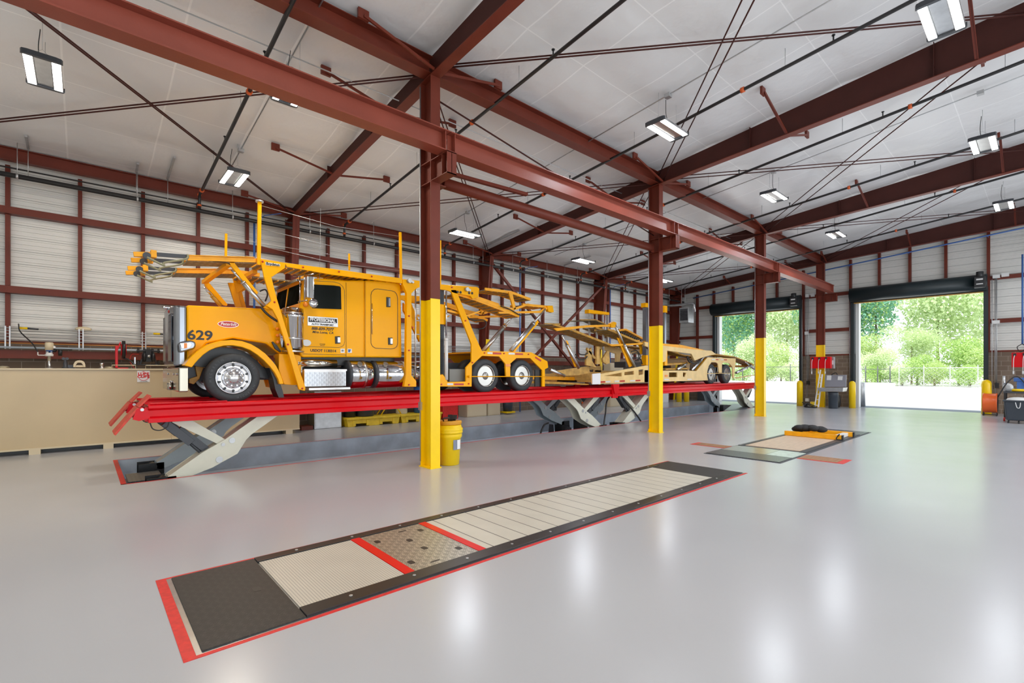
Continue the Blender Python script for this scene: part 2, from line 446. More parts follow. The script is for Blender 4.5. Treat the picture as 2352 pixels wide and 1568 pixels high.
m.box(PX0 - .07, PX0, PY0 - .03, PY1 + .02, .0002, .003); m.box(PX0 - .07, PX1, PY0 - .03, PY0, .0002, .003); m.box(PX0 - .07, PX1, PY1, PY1 + .02, .0002, .003)
m.build('painted_line', REDL, fl)
m = MB()
for a, b, c, d in ((.45, 8.6, 3.49, 3.525), (.45, 8.6, 4.985, 5.02)): m.box(a, b, c, d, .0002, .003)
m.box(.45, .52, 3.526, 4.984, .0002, .003)
m.build('painted_line', REDL, fl)

# left wall: ribbed liner panels over a block base
m = MB()
m.box(XB, XE + .45, YL + .06, YL + .2, 0, 7.3)
w = struct(m.build('wall_left', WALLM))
m = MB(); z = 2.5
xs0, xs1 = XB, XE
while z < 6.75:
    for a, b, c, d in ((z, z + .076, YL + .06, YL + .06), (z + .006, z + .07, YL + .03, YL + .03)): pass
    P = [(YL + .06, z), (YL + .03, z + .008), (YL + .03, z + .068), (YL + .06, z + .076)]
    m.yz([(YL + .07, z), (YL + .045, z + .01), (YL + .045, z + .058), (YL + .07, z + .068)], xs0, xs1)
    z += .1016
m.build('wall_panel', WALLM, w)
m = MB(); m.box(XB, XE, YL - .12, YL + .06, 0, 2.47); m.build('block_base', BLOCK, w)
m = MB(); m.box(XB, XE, YL - .14, YL + .06, 2.44, 2.5); m.build('base_angle', STEEL, w)
for zz in (3.645, 5.455):
    m = MB(); m.box(XB, XE, YL - .2, YL - .19, zz - .08, zz + .08).box(XB, XE, YL - .188, YL + .02, zz - .08, zz - .07).box(XB, XE, YL - .188, YL + .02, zz + .07, zz + .08)
    m.build('wall_girt', STEEL, w)
m = MB(); m.bar((XB, YL - .3, 2.16), (XE, YL - .3, 2.16), .06, .19); m.build('wall_channel', STEEL, w)
xs = [4.87 - 1.235 * k for k in range(1, 10)] + [FX[0] + 1.265 * k for k in range(1, 6)] + [FX[1] + 1.265 * k for k in range(1, 6)] + [FX[2] + 1.265 * k for k in range(1, 6)]
for x in xs:
    for z0, z1 in ((2.5, 3.56), (3.74, 5.37), (5.55, 6.5)):
        m = MB(); m.box(x - .04, x + .04, YL - .11, YL + .045, z0, z1); m.build('wall_stud', STEEL, w)

# end wall with the two roll-up door openings
D1 = (8.86, 13.40, 5.2); D2 = (1.86, 6.42, 5.25)
m = MB()
m.yz([(YR, 0), (D2[0], 0), (D2[0], D2[2]), (D2[1], D2[2]), (D2[1], 0), (D1[0], 0), (D1[0], D1[2]), (D1[1], D1[2]), (D1[1], 0), (YL + .2, 0), (YL + .2, roof(YL)), (YR, roof(YR))], XE, XE + .35)
we = struct(m.build('wall_end', WALLM))
m = MB()
for a, b in ((YR, D2[0]), (D2[1], D1[0]), (D1[1], YL)):
    z = 2.64
    while z < 8.8:
        top = roof(a) - .05
        if z + .07 < top: m.xz([(XE + .01, z), (XE - .015, z + .01), (XE - .015, z + .058), (XE + .01, z + .068)], a + .0, b)
        z += .1016
for a, b, z0 in ((D2[0], D2[1], D2[2]), (D1[0], D1[1], D1[2])):
    z = z0
    while z < roof(b) - .1:
        m.xz([(XE + .01, z), (XE - .015, z + .01), (XE - .015, z + .058), (XE + .01, z + .068)], a, b); z += .1016
m.build('wall_panel', WALLM, we)
for a, b in ((YR, D2[0]), (D2[1], D1[0]), (D1[1], YL - .12)):
    m = MB(); m.box(XE - .14, XE, a, b, 0, 2.6); m.build('block_base', BLOCK, we)
    m = MB(); m.box(XE - .16, XE, a, b, 2.58, 2.65); m.build('base_angle', STEEL, we)
    for zz in (3.88, 5.68):
        m = MB(); m.box(XE - .19, XE - .015, a, b, zz - .01, zz + .0).box(XE - .205, XE - .191, a, b, zz - .09, zz + .08)
        m.build('wall_girt', STEEL, we)
for y in (.3, -1, -2.4, 1.72, 3.06, 4.3, 5.44, 6.6, 8.7, 10.0, 11.2, 12.4, 13.55, 14.6):
    m = MB(); z0 = 5.3 if (D2[0] < y < D2[1] or D1[0] < y < D1[1]) else 2.66
    m.box(XE - .19, XE - .015, y - .05, y + .05, z0, roof(y) - .35); m.build('wall_stud', STEEL, we)

# the two walls behind the camera, the right one with openings added for fill lamps
m = MB(); m.yz([(YR, 0), (YL + .2, 0), (YL + .2, roof(YL)), (YR, roof(YR))], XB - .2, XB); struct(m.build('wall_back', WALLM))
m = MB(); hol = [hexp(x, x + 5.3, .02, 5.4) for x in (-7, -1.2, 4.6, 10.4, 16.2, 22.6)]
m.xz([(XB, 0), (XE + .35, 0), (XE + .35, 9.3), (XB, 9.3)], YR - .2, YR, holes=hol); struct(m.build('wall_right', WALLM))

# ceiling liner, sagging softly between the purlins
m = MB(); nx, ny = 160, 100; grid = []
for j in range(ny + 1):
    y = YR - .2 + (YL + .4 - YR) * j / ny; row = []
    for i in range(nx + 1):
        x = XB - .2 + (XE + .7 - XB) * i / nx
        sag = .045 * (abs(math.sin(PI * y / 1.52)) ** .8) + .012 * math.sin(PI * (x + .3) / 1.52) ** 2
        row.append(m.bm.verts.new((x, y, roof(y) + .04 - sag)))
    grid.append(row)
for j in range(ny):
    for i in range(nx): m._f([grid[j][i], grid[j][i + 1], grid[j + 1][i + 1], grid[j + 1][i]], True)
ce = struct(m.build('ceiling', CEIL))
m = MB(); m.hexa([(XB - .2, YR - .2, roof(YR) + .1), (XE + .5, YR - .2, roof(YR) + .1), (XE + .5, YL + .2, roof(YL) + .1), (XB - .2, YL + .2, roof(YL) + .1), (XB - .2, YR - .2, roof(YR) + .2), (XE + .5, YR - .2, roof(YR) + .2), (XE + .5, YL + .2, roof(YL) + .2), (XB - .2, YL + .2, roof(YL) + .2)])
m.build('roof_deck', CONC, ce)

# ------------------------------------------------------------------ steel frames
names = ['nearest frame, over the truck cab', 'second frame from the camera', 'third frame, over the far trailer', 'last frame, against the end wall']
YC = 7.63
def rbot(y): return 6.46 + (15.4 - y) * .0875 if y > YC else 7.14 + (YC - y) * .056
for i, X in enumerate([-2.84] + FX):
    nm = (['frame behind the camera'] + names)[i]
    if i == 0 or True:
        rt = thing('roof_rafter', 'dark red steel rafter girder of the ' + nm, 'beam', (X, YC, 7.2), 'roof rafters')
        m = MB(); ys = [15.9, 15.4, YC, YR]
        m.yz([(15.9, roof(15.9) - .02), (15.9, 6.44), (15.4, rbot(15.4)), (YC, rbot(YC)), (YR, rbot(YR)), (YR, roof(YR) - .02)], X - .006, X + .006)
        m.build('web', STEELD, rt)
        m = MB(); 
        for a, b in ((15.9, YC), (YC, YR)): m.bar((X, a, rbot(a)), (X, b, rbot(b)), .2, .016)
        m.build('flange', STEEL, rt)
        m = MB()
        for y in (4.95, 12.4, 9.9, 1.5): m.box(X - .1, X + .1, y - .006, y + .006, rbot(y), roof(y) - .03)
        m.build('splice_plate', STEELD, rt)
        for y in ((15.0, 12.1, 8.95, 7.35, 4.12, .9, -2.3) if i != 0 else ()):
            for sx in ((-1, 1) if i != 4 else (-1,)):
                L = 1.42 if i != 4 else .8
                zt = roof(y) - .12
                m = MB(); p0 = (X + sx * .1, y, rbot(y) + .02); p1 = (X + sx * L, y, zt)
                m.bar(p0, p1, .05, .008); m.bar((p0[0], p0[1] - .025, p0[2]), (p1[0], p1[1] - .025, p1[2]), .008, .05)
                br = m.build('flange_brace', STEEL, rt)
                m = MB(); m.box(p1[0] - .09, p1[0] + .09, y - .005, y + .045, zt - .05, zt + .11); m.build('brace_plate', STEEL, br)
# centre columns
cl = ['yellow-based steel column beside the yellow drum, nearest the camera', 'second yellow-based steel column, in front of the pale trailer',
      'third yellow-based steel column, left of the left open door', 'yellow-based column on the end wall between the two doors']
for i, X in enumerate(FX):
    hw = .1 if i < 3 else .09; y0, y1 = 7.45, 7.81
    t = thing('steel_column', cl[i], 'column', (X, YC, 0), 'columns down the middle of the hall')
    for nm_, z0, z1, mm in (('shaft', 3.09, rbot(YC), STEEL), ('painted_base', .0, 3.09, YCOL)):
        m = MB()
        m.box(X - hw, X + hw, y0, y0 + .02, z0, z1).box(X - hw, X + hw, y1 - .02, y1, z0, z1).box(X - .008, X + .008, y0 + .02, y1 - .02, z0, z1)
        m.build(nm_, mm, t, .002)
    m = MB(); m.box(X - hw - .02, X + hw + .02, y0 - .02, y1 + .02, 0, .018); m.build('base_plate', YCOL, t)
    m = MB()
    for zz in (5.21, 5.59, 5.93): m.box(X - hw, X + hw, y0 + .02, y1 - .02, zz - .008, zz + .008)
    m.build('stiffener', STEEL, t)
    # crane bracket stub toward the camera side
    m = MB(); m.ibeam((X, y0, 5.40), (X, 6.93, 5.40), .38, .2, .014, .012); m.box(X - .1, X + .1, 6.93, 6.945, 5.21, 5.6)
    m.box(X - .1, X - .0, 7.09, 7.10, 5.22, 5.58).box(X, X + .1, 7.09, 7.10, 5.22, 5.58)
    m.build('bracket', STEEL, t)
    if i < 3:
        m = MB(); m.tube([(X - .12, y1 - .03, .1), (X - .12, y1 - .03, rbot(YC) - .1)], .013); m.build('conduit', GALV, t)
        m = MB(); m.box(X - .14, X - .1, y1 - .07, y1 + .01, 1.05, 1.2); m.build('outlet_box', GALV, t)
# left wall columns
for i, X in enumerate([-2.84] + FX):
    t = thing('wall_column', 'dark red tapered steel column on the left wall, ' + (['behind the camera', 'above the truck hood', 'behind the rear loading deck', 'behind the pale trailer', 'in the far left corner'][i]), 'column', (X, 15.6, 0), 'columns on the left wall')
    m = MB(); m.yz([(15.86, 0), (15.86, 6.6), (15.1, 6.48), (15.62, 0)], X - .006, X + .006)
    m.box(X - .1, X + .1, 15.85, 15.87, 0, 6.5); m.bar((X, 15.62, 1.5 if i == 2 else 0), (X, 15.12, 6.46), .2, .016, up=(0, 1, 0))
    m.box(X - .1, X + .1, 15.1, 15.87, 6.44, 6.46)
    m.build('shaft', STEEL, t)
    m = MB()
    m.bar((X, 15.615, 0), (X, 15.38, 3.09), .206, .018, up=(0, 1, 0)); m.build('painted_base', YCOL, t)
# eave struts
m = MB(); m.box(XB, XE, 15.52, 15.54, 6.5, 6.76).box(XB, XE, 15.44, 15.6, 6.49, 6.505).box(XB, XE, 15.44, 15.6, 6.755, 6.77)
tag(m.build('eave_beam', STEEL), 'long dark red channel running along the top of the left wall', 'beam')
for i in range(4):
    a = [-2.84] + FX; x0, x1 = a[i] + .02, a[i + 1] - .02
    m = MB(); m.ibeam((x0, YC, 7.36), (x1, YC, 7.36), .32, .26, .014, .01)
    tag(m.build('roof_strut_beam', STEEL), ['dark red strut beam under the roof, reaching the nearest column from the left', 'dark red strut beam under the roof between the first and second columns', 'dark red strut beam under the roof between the second and third columns', 'dark red strut beam under the roof from the third column to the end wall'][i], 'beam', 'strut beams along the column tops')
# crane runway
ry = 7.09
rw = thing('crane_runway_beam', 'long red-brown crane runway girder carried on brackets in front of the columns', 'beam', (4.78, ry, 5.6))
for i, (a, b) in enumerate(((-2.9, FX[0]), (FX[0], FX[1]), (FX[1], FX[2]), (FX[2], 27.2))):
    m = MB(); m.ibeam((a + .006, ry, 5.78), (b - .006, ry, 5.78), .36, .27, .018, .012); 
    for x in (a + .1, b - .1):
        m.box(x - .006, x + .006, ry - .12, ry - .006, 5.618, 5.942).box(x - .006, x + .006, ry + .006, ry + .12, 5.618, 5.942)
    m.build('beam_segment', STEEL_LIT, rw)
m = MB(); m.box(-2.9, 27.2, ry - .02, ry + .02, 5.96, 6.0); m.build('crane_rail', STEELD, rw)
m = MB()
for k in range(38):
    x = -2.6 + .79 * k; m.box(x, x + .03, ry - .10, ry + .10, 5.96, 5.985)
m.build('rail_clip', STEELD, rw)
m = MB(); m.cyl((FX[0] + .25, 7.62, 5.32), (FX[1] - .25, 7.62, 5.32), .105, n=20)
m.box(FX[0] + .1, FX[0] + .26, 7.5, 7.74, 5.2, 5.22).box(FX[0] + .1, FX[0] + .26, 7.61, 7.63, 5.2, 5.44).box(FX[1] - .26, FX[1] - .1, 7.61, 7.63, 5.2, 5.44)
m.bar((FX[0] + .1, 7.6, 5.52), (FX[0] + 2.2, 7.35, 5.5), .08, .06)
tag(m.build('pipe_strut', STEEL), 'round dark red pipe strut between the first and second columns', 'pipe strut')
m = MB()
m.cyl((FX[0] + .1, YC, 6.85), (FX[1] - .1, YC, 5.7), .016, n=8); 
tag(m.build('brace_rod', STEELD), 'single dark red rod slanting from the nearest column to the second column', 'brace rod')
# roof rod bracing
def rods(i0, side):
    A = [-2.84] + FX; x0, x1 = A[i0], A[i0 + 1]
    ya, yb = (15.3, 7.75) if side == 'l' else (7.45, .2)
    where = ['bay nearest the camera', 'first to second frame', 'second to third frame', 'bay at the end wall'][i0]
    t = thing('roof_cross_bracing', 'crossed dark rods under the roof, %s half, %s' % ('left' if side == 'l' else 'right', where), 'bracing', ((x0 + x1) / 2, (ya + yb) / 2, roof((ya + yb) / 2) - .3), 'rod cross bracing under the roof')
    for (u, v) in ((ya, yb), (yb, ya)):
        for o in (-.09, .09):
            m = MB(); m.cyl((x0 + .02, u + o, roof(u) - .28 + o * .7), (x1 - .02, v + o, roof(v) - .28 + o * .7), .014, n=8)
            m.build('rod', STEELD, t)
for i0 in range(4):
    for sd in 'lr':
        if (i0, sd) != (0, 'r'): rods(i0, sd)
# diagonal angles on the left wall, third bay
t = thing('wall_cross_bracing', 'large X of dark red angle steel on the left wall behind the trailers', 'bracing', (16.2, 15.3, 3.5))
m = MB(); m.bar((FX[1] + .1, 15.35, 6.3), (FX[2] - .2, 15.35, .3), .1, .1); m.build('diagonal', STEEL, t)
m = MB(); m.bar((FX[2] - .1, 15.22, 6.2), (FX[1] + .1, 15.22, .6), .1, .1); m.build('diagonal', STEEL, t)

# ------------------------------------------------------------------ sprinkler pipes
mp = thing('sprinkler_main', 'thick black sprinkler main running along the top of the left wall', 'pipe', (5, 15.25, 6.1))
m = MB(); m.cyl((XB, 15.2, 6.08), (27.9, 15.2, 6.08), .055, n=12); m.build('main_pipe', PIPE, mp)
m = MB(); m.cyl((XB, 15.3, 6.27), (27.9, 15.3, 6.27), .018, n=8); m.build('upper_pipe', PIPE, mp)
m = MB()
for k in range(14): 
    x = -1.1 + 2.1 * k; m.cyl((x, 15.2, 6.02), (x, 15.2, roof(15.2)), .008, n=6); m.cyl((x - .02, 15.2, 6.08), (x + .02, 15.2, 6.08), .065, n=12)
m.build('hanger', GALV, mp)
brl = ['over the truck hood', 'crossing behind the first column', 'right of the first pipe seen through the columns', 'over the pale trailer', 'left of the third column', 'just before the last bay', 'nearest the end wall']
bx = [2.3, 6.25, 10.1, 13.95, 17.95, 21.6, 24.9]
for i, X in enumerate(bx):
    ly = 'black sprinkler branch pipe under the roof, ' + ['leftmost of all', 'second from the left', 'third from the left', 'fourth from the left', 'fifth from the left', 'sixth from the left', 'farthest, nearest the end wall'][i]
    t = thing('sprinkler_pipe', ly, 'pipe', (X, YC, 7.2), 'sprinkler branch pipes')
    zz = lambda y: roof(y) - .37
    m = MB(); m.cyl((X, 14.8, zz(14.8)), (X, YR + .2, zz(YR + .2)), .034, n=10)
    m.tube([(X, 14.8, zz(14.8)), (X, 15.05, zz(14.95)), (X, 15.1, zz(15) - .15), (X, 15.1, 6.1)], .034)
    m.build('pipe', PIPE, t)
    m = MB()
    for y in (9.93, 14.75, 4.2, -1.2) if i % 2 == 0 else (8.3, 14.7, 2.1, -3): m.cyl((X, y - .035, zz(y)), (X, y + .035, zz(y)), .055, n=12)
    m.cyl((X, 15.1, 6.45), (X, 15.1, 6.50), .05, n=12); m.cyl((X, 15.1, 6.17), (X, 15.1, 6.22), .05, n=12)
    m.build('coupling', ORANGE, t)
    m = MB()
    for y in (13.2, 10.6, 6.8, 3.4, .6):
        m.cyl((X, y, zz(y)), (X, y, roof(y)), .006, n=6)
    m.build('hanger_rod', GALV, t)
    m = MB()
    for y in (12.0, 8.9, 5.9, 2.6): m.cyl((X, y, zz(y)), (X, y, zz(y) + .12), .013, n=8); m.cyl((X, y, zz(y) + .12), (X, y, zz(y) + .135), .03, n=8)
    m.build('sprinkler_head', BLACK, t)
for i, (X, l) in enumerate(((2.75, 'grey conduit under the roof above the truck hood lamps'), (9.35, 'grey conduit under the roof above the second row of lamps'), (15.25, 'grey conduit under the roof above the third row of lamps'), (21.4, 'grey conduit under the roof above the far row of lamps'))):
    t = thing('conduit', l, 'conduit', (X, YC, 7.3), 'lighting conduits')
    m = MB(); m.cyl((X, 14.3, roof(14.3) - .1), (X, YR, roof(YR) - .1), .013, n=8); m.build('tube', GALV, t)
    m = MB()
    for y in (12.65, 9.3, 5.45, 1.05): m.box(X - .06, X + .06, y - .06, y + .06, roof(y) - .16, roof(y) - .08)
    m.build('junction_box', GALV, t)
m = MB(); m.cyl((-2.8, 8.8, roof(8.8) - .2), (27.3, 8.8, roof(8.8) - .2), .012, n=8)
tag(m.build('conduit', GALV), 'long thin grey conduit along the hall just left of the columns', 'conduit')
for i, (x, y, L) in enumerate(((-.93, 0, .6), (.98, 0, .5), (1.62, 0, 1.3), (12.0, 0, 2.2), (14.6, 0, 2.6), (16.9, 0, 1.6))):
    y = 15.25 - L / 2; m = MB()
    m.bar((x, y + L / 2, roof(y + L / 2) - .05), (x, y - L / 2, roof(y - L / 2) - .05), .045, .045); m.cyl((x, 15.2, roof(15.2) - .05), (x, 15.2, 6.1), .007, n=6)
    tag(m.build('strut_channel', GALV), 'grey strut channel under the roof, ' + ['above the far left of the oil tank', 'right of the first channel above the tank', 'largest above the oil tank', 'leftmost over the rear loading deck', 'longest, over the rear loading deck', 'right of the longest channel over the trailers'][i], 'channel', 'strut channels under the roof')
# LED high bay fixtures
def fixture():
    t = thing('high_bay_light', 'x', 'light', (0, 0, 0), 'LED high bay lights')
    m = MB(); L = .6
    m.box(-L, L, -.27, -.12, 0, .06).box(-L, L, .12, .27, 0, .06).box(-L, L, -.12, .12, .02, .05)
    m.build('housing', ALU, t, .01, True)
    m = MB(); m.xy([(L, -.29), (L + .05, -.27), (L + .07, -.2), (L + .07, .2), (L + .05, .27), (L, .29)], -.01, .08).xy([(-L, -.29), (-L - .05, -.27), (-L - .07, -.2), (-L - .07, .2), (-L - .05, .27), (-L, .29)], -.01, .08)
    m.build('end_cap', DKGREY, t, 0, True)
    for s_ in (-1, 1):
        m = MB(); m.box(-L + .02, L - .02, s_ * .195 - .062, s_ * .195 + .062, -.012, 0); m.build('led_strip', LED, t, 0, True)
    m = MB()
    for k in (-1, 1): m.tube([(k * .45, -.2, .06), (k * .45, 0, .25), (k * .45, .2, .06)], .004, 5); m.cyl((k * .45, 0, .25), (k * .45, 0, .85), .004, n=5)
    m.build('hanger_wire', GALV, t, 0, True)
    m = MB(); m.tube(smoothp([(0, 0, .05), (.12, .05, .25), (.06, .08, .5), (0, .05, .85)]), .008, 6); m.build('cord', GREYHOSE, t, 0, True)
    return t
fx0 = fixture()
FIX = [(-.47, 10.54, 6.45, PI / 2, 'hanging at upper left over the oil tank'), (2.70, 8.72, 6.62, PI / 2, 'half hidden behind the crane beam above the hood'),
       (2.6, 12.61, 6.24, PI / 2, 'hanging above the front loading ramps of the truck'), (9.35, 1.05, 6.92, 0, 'largest and brightest, at the top right corner'),
       (9.38, 5.48, 6.95, 0, 'left of the second frame, high centre right'), (15.31, 1.0, 6.92, 0, 'at the right edge, between the second and third frames'),
       (15.31, 5.45, 6.95, 0, 'hanging between the second and third frames, centre right'), (21.4, .95, 6.92, 0, 'at the right edge, last before the end wall'),
       (21.38, 5.42, 6.96, 0, 'hanging above the space between the two open doors'), (9.26, 12.68, 6.23, 0, 'hanging just right of the nearest column over the loading deck'),
       (15.14, 12.61, 6.24, 0, 'hanging over the join of the two trailers'), (21.35, 12.67, 6.23, 0, 'farthest, in the corner by the heater')]
EXTRA_FILL = [(-5, 1, 6.9), (3.2, 1.2, 7.0), (3.2, -5, 7.6), (9.4, -4, 7.5), (15.3, -4, 7.5), (21.4, -4, 7.5), (-5, 6, 6.9)]
for i, (x, y, z, r, l) in enumerate(FIX):
    if i == 0: o = fx0; o.location = (x, y, z); o.rotation_euler = (0, 0, r); o['label'] = 'twin LED high bay light ' + l
    else: o = dup(fx0, (x, y, z), 'twin LED high bay light ' + l, r)
    o.scale = (.8, .8, .8)
# ------------------------------------------------------------------ red platform lifts
def runway_profile(y0, y1, near):
    if near: return [(y0, .93), (y0, 1.0), (y0 + .06, 1.03), (y0 + .06, 1.13), (y0, 1.165), (y0, 1.21), (y0 + .03, 1.235), (y0 + .05, 1.205), (y1 - .03, 1.205), (y1 - .02, 1.235), (y1, 1.235), (y1, .93)]
    return runway_profile(y0, y1, True)
def leg_pair(t, xb, d, y0, y1, mcol, deep):
    """one Y-shaped scissor leg: long arm from the pit to the runway, short arm, black ram"""
    f = lambda u, z: (xb + d * u, z)
    m = MB(); A = [f(-.1, -.10), f(-.07, .0), f(.42, .35), f(.76, .54), f(1.32, .94), f(1.68, .94), f(1.2, .60), f(1.11, .51), f(.97, .27), f(.58, .07), f(.22, -.05), f(.0, -.14)]
    m.xz(A, y0, y0 + .025).xz(A, y1 - .025, y1)
    m.xz([f(-.06, .0), f(.42, .34), f(.76, .53), f(1.31, .93), f(1.36, .90), f(.78, .48), f(.44, .29), f(-.03, -.04)], y0 + .027, y1 - .027)
    arm = m.build('long_arm', mcol, t, .003)
    m = MB(); B = [f(-.02, .95), f(.24, .95), f(.80, .53), f(.70, .44), f(.62, .50), f(.0, .90)]
    m.xz(B, y0 + .05, y1 - .05); m.build('short_arm', mcol, t, .003)
    m = MB(); m.bar((xb - d * .1, (y0 + y1) / 2, .9), (xb + d * .28, (y0 + y1) / 2, .52), .16, .13).bar((xb + d * .1, (y0 + y1) / 2, .78), (xb + d * .50, (y0 + y1) / 2, .38), .12, .12)
    m.cyl((xb + d * .28, (y0 + y1) / 2, .50), (xb + d * .5, (y0 + y1) / 2, .25), .03)
    m.build('hydraulic_ram', DKGREY, t, .004)
    m = MB()
    for u, z, r in ((.88, .52, .05), (.74, .46, .03), (.68, .2, .055)): m.cyl((xb + d * u, y0 - .012, z), (xb + d * u, y0 + .002, z), r, n=20)
    m.build('pivot_pin', GALV, t)
    m = MB(); m.box(min(xb - d * .35, xb + d * .05), max(xb - d * .35, xb + d * .05), y0 - .0, y0 + .02, PD, -.0).box(min(xb - d * .35, xb + d * .05), max(xb - d * .35, xb + d * .05), y1 - .02, y1, PD, -.0)
    m.cyl((xb - d * .12, y0 - .01, -.07), (xb - d * .12, y1, -.07), .06)
    m.build('base_bracket', BLACK, t)
NY = (9.72, 10.40); FY = (11.36, 12.06)
def lift(nm, x0, x1, bases, lab):
    t = thing('platform_lift', lab, 'vehicle lift', ((x0 + x1) / 2, 11, PD), 'red in-ground platform lifts')
    for (y0, y1) in (NY, FY):
        m = MB(); m.yz(runway_profile(y0, y1, True), x0, x1); r = m.build('runway', RED, t, .004)
    for xb, d in bases:
        leg_pair(t, xb, d, 9.85, 10.2, SCIS, 0); leg_pair(t, xb, d, 11.5, 11.85, SCISB, 0)
    return t
L1 = lift('a', .78, 13.15, ((1.12, 1), (12.68, -1)), 'long red two-runway scissor lift carrying the yellow truck, nearer the camera')
L2 = lift('b', 13.45, 25.2, ((14.0, 1), (24.9, -1)), 'far red two-runway scissor lift carrying the pale trailer')
for (y0, y1) in (NY, FY):
    f = MB(); P0 = Vector((.12, y0, .73)); 
    f.bar((.36, (y0 + y1) / 2, .77), (.655, (y0 + y1) / 2, 1.18), y1 - y0 - .06, .03, up=(1, 0, 0)); fo = f.build('wheel_stop_flap', REDD, L1, .003)
    f = MB(); f.bar((.66, (y0 + y1) / 2, 1.185), (.82, (y0 + y1) / 2, 1.37), (y1 - y0) * .8, .025, up=(1, 0, 0)); f.build('wheel_stop_flap', REDD, L1, .003)
    m = MB(); m.xz([(.58, 1.0), (.63, 1.16), (.70, 1.19), (.80, 1.12), (.80, 1.0), (.66, .97)], y0 + .02, y0 + .06).xz([(.58, 1.0), (.63, 1.16), (.70, 1.19), (.80, 1.12), (.80, 1.0), (.66, .97)], y1 - .06, y1 - .02)
    m.box(.74, .78, y0 + .065, y1 - .065, .95, 1.18); m.build('hinge_bracket', RED, L1)
    m = MB(); m.cyl((.70, y0 + .0, 1.15), (.70, y1 - .0, 1.15), .025, n=14); m.build('hinge_pin', GALV, L1)
    m = MB(); m.tube(arc3 := smoothp([(.8, y0 + .02, .94), (.84, y0 + .02, .83), (.94, y0 + .02, .80), (1.03, y0 + .02, .85), (1.06, y0 + .02, .94)], 5), .009, 6); m.build('hose', GREYHOSE, L1)
    m = MB(); m.box(.80, 1.9, y0, y0 + .1, 1.236, 1.25); m.build('end_cover', RED, L1)
m = MB(); m.box(13.15, 13.45, 9.70, 9.76, .88, 1.34); m.xz([(13.12, 1.34), (13.22, 1.02), (13.4, 1.02), (13.48, 1.34)], 9.66, 9.70); m.build('end_stop', RED, L2)
m = MB(); m.box(13.15, 13.45, 11.34, 11.40, .88, 1.34); m.build('end_stop', RED, L2)
m = MB(); m.box(.56, 1.05, 10.35, 11.2, -.12, -.10).box(.56, 1.05, 10.35, 11.2, -.2, -.19); m.build('tread_cover', DPGRY, L1, uv=True)
for i, (x, pts) in enumerate(((13.6, [(13.45, 10.0, .98), (13.1, 9.9, .75), (12.9, 9.8, .4), (12.75, 9.75, .05), (12.7, 9.75, -.3)]), (14.6, [(14.0, 10.0, .96), (14.25, 9.85, .6), (14.6, 9.8, .3), (14.95, 9.78, -.05), (15.0, 9.78, -.3)]), (10.6, [(10.9, 10.5, .15), (10.6, 10.4, .1), (10.45, 10.4, -.2), (10.7, 10.4, -.38), (11.5, 10.4, -.4)]))):
    m = MB(); m.tube(smoothp(pts), .028, 8); m.build('hydraulic_hose', GREYHOSE, L1 if i == 2 else L2)
for k, (x, y) in enumerate(((11.6, 10.3), (12.0, 10.6), (12.6, 11.2), (12.2, 11.6))):
    m = MB(); m.yz([(y - .14, PD), (y - .09, -.08), (y + .09, -.08), (y + .14, PD)], x - .02, x).cyl((x - .05, y, -.14), (x + .03, y, -.14), .05)
    m.box(x - .15, x + .12, y - .18, y + .18, PD, PD + .02); m.build('anchor_bracket', DKGREY, L1)
m = MB(); m.xy([(21.285, 9.676), (26.232, 11.416), (26.939, 10.786), (23.24, 9.474)], .004, .012)
tag(m.build('floor_grate', GRATE), 'dark slotted steel grate in the floor under the far end of the red lift', 'grate')

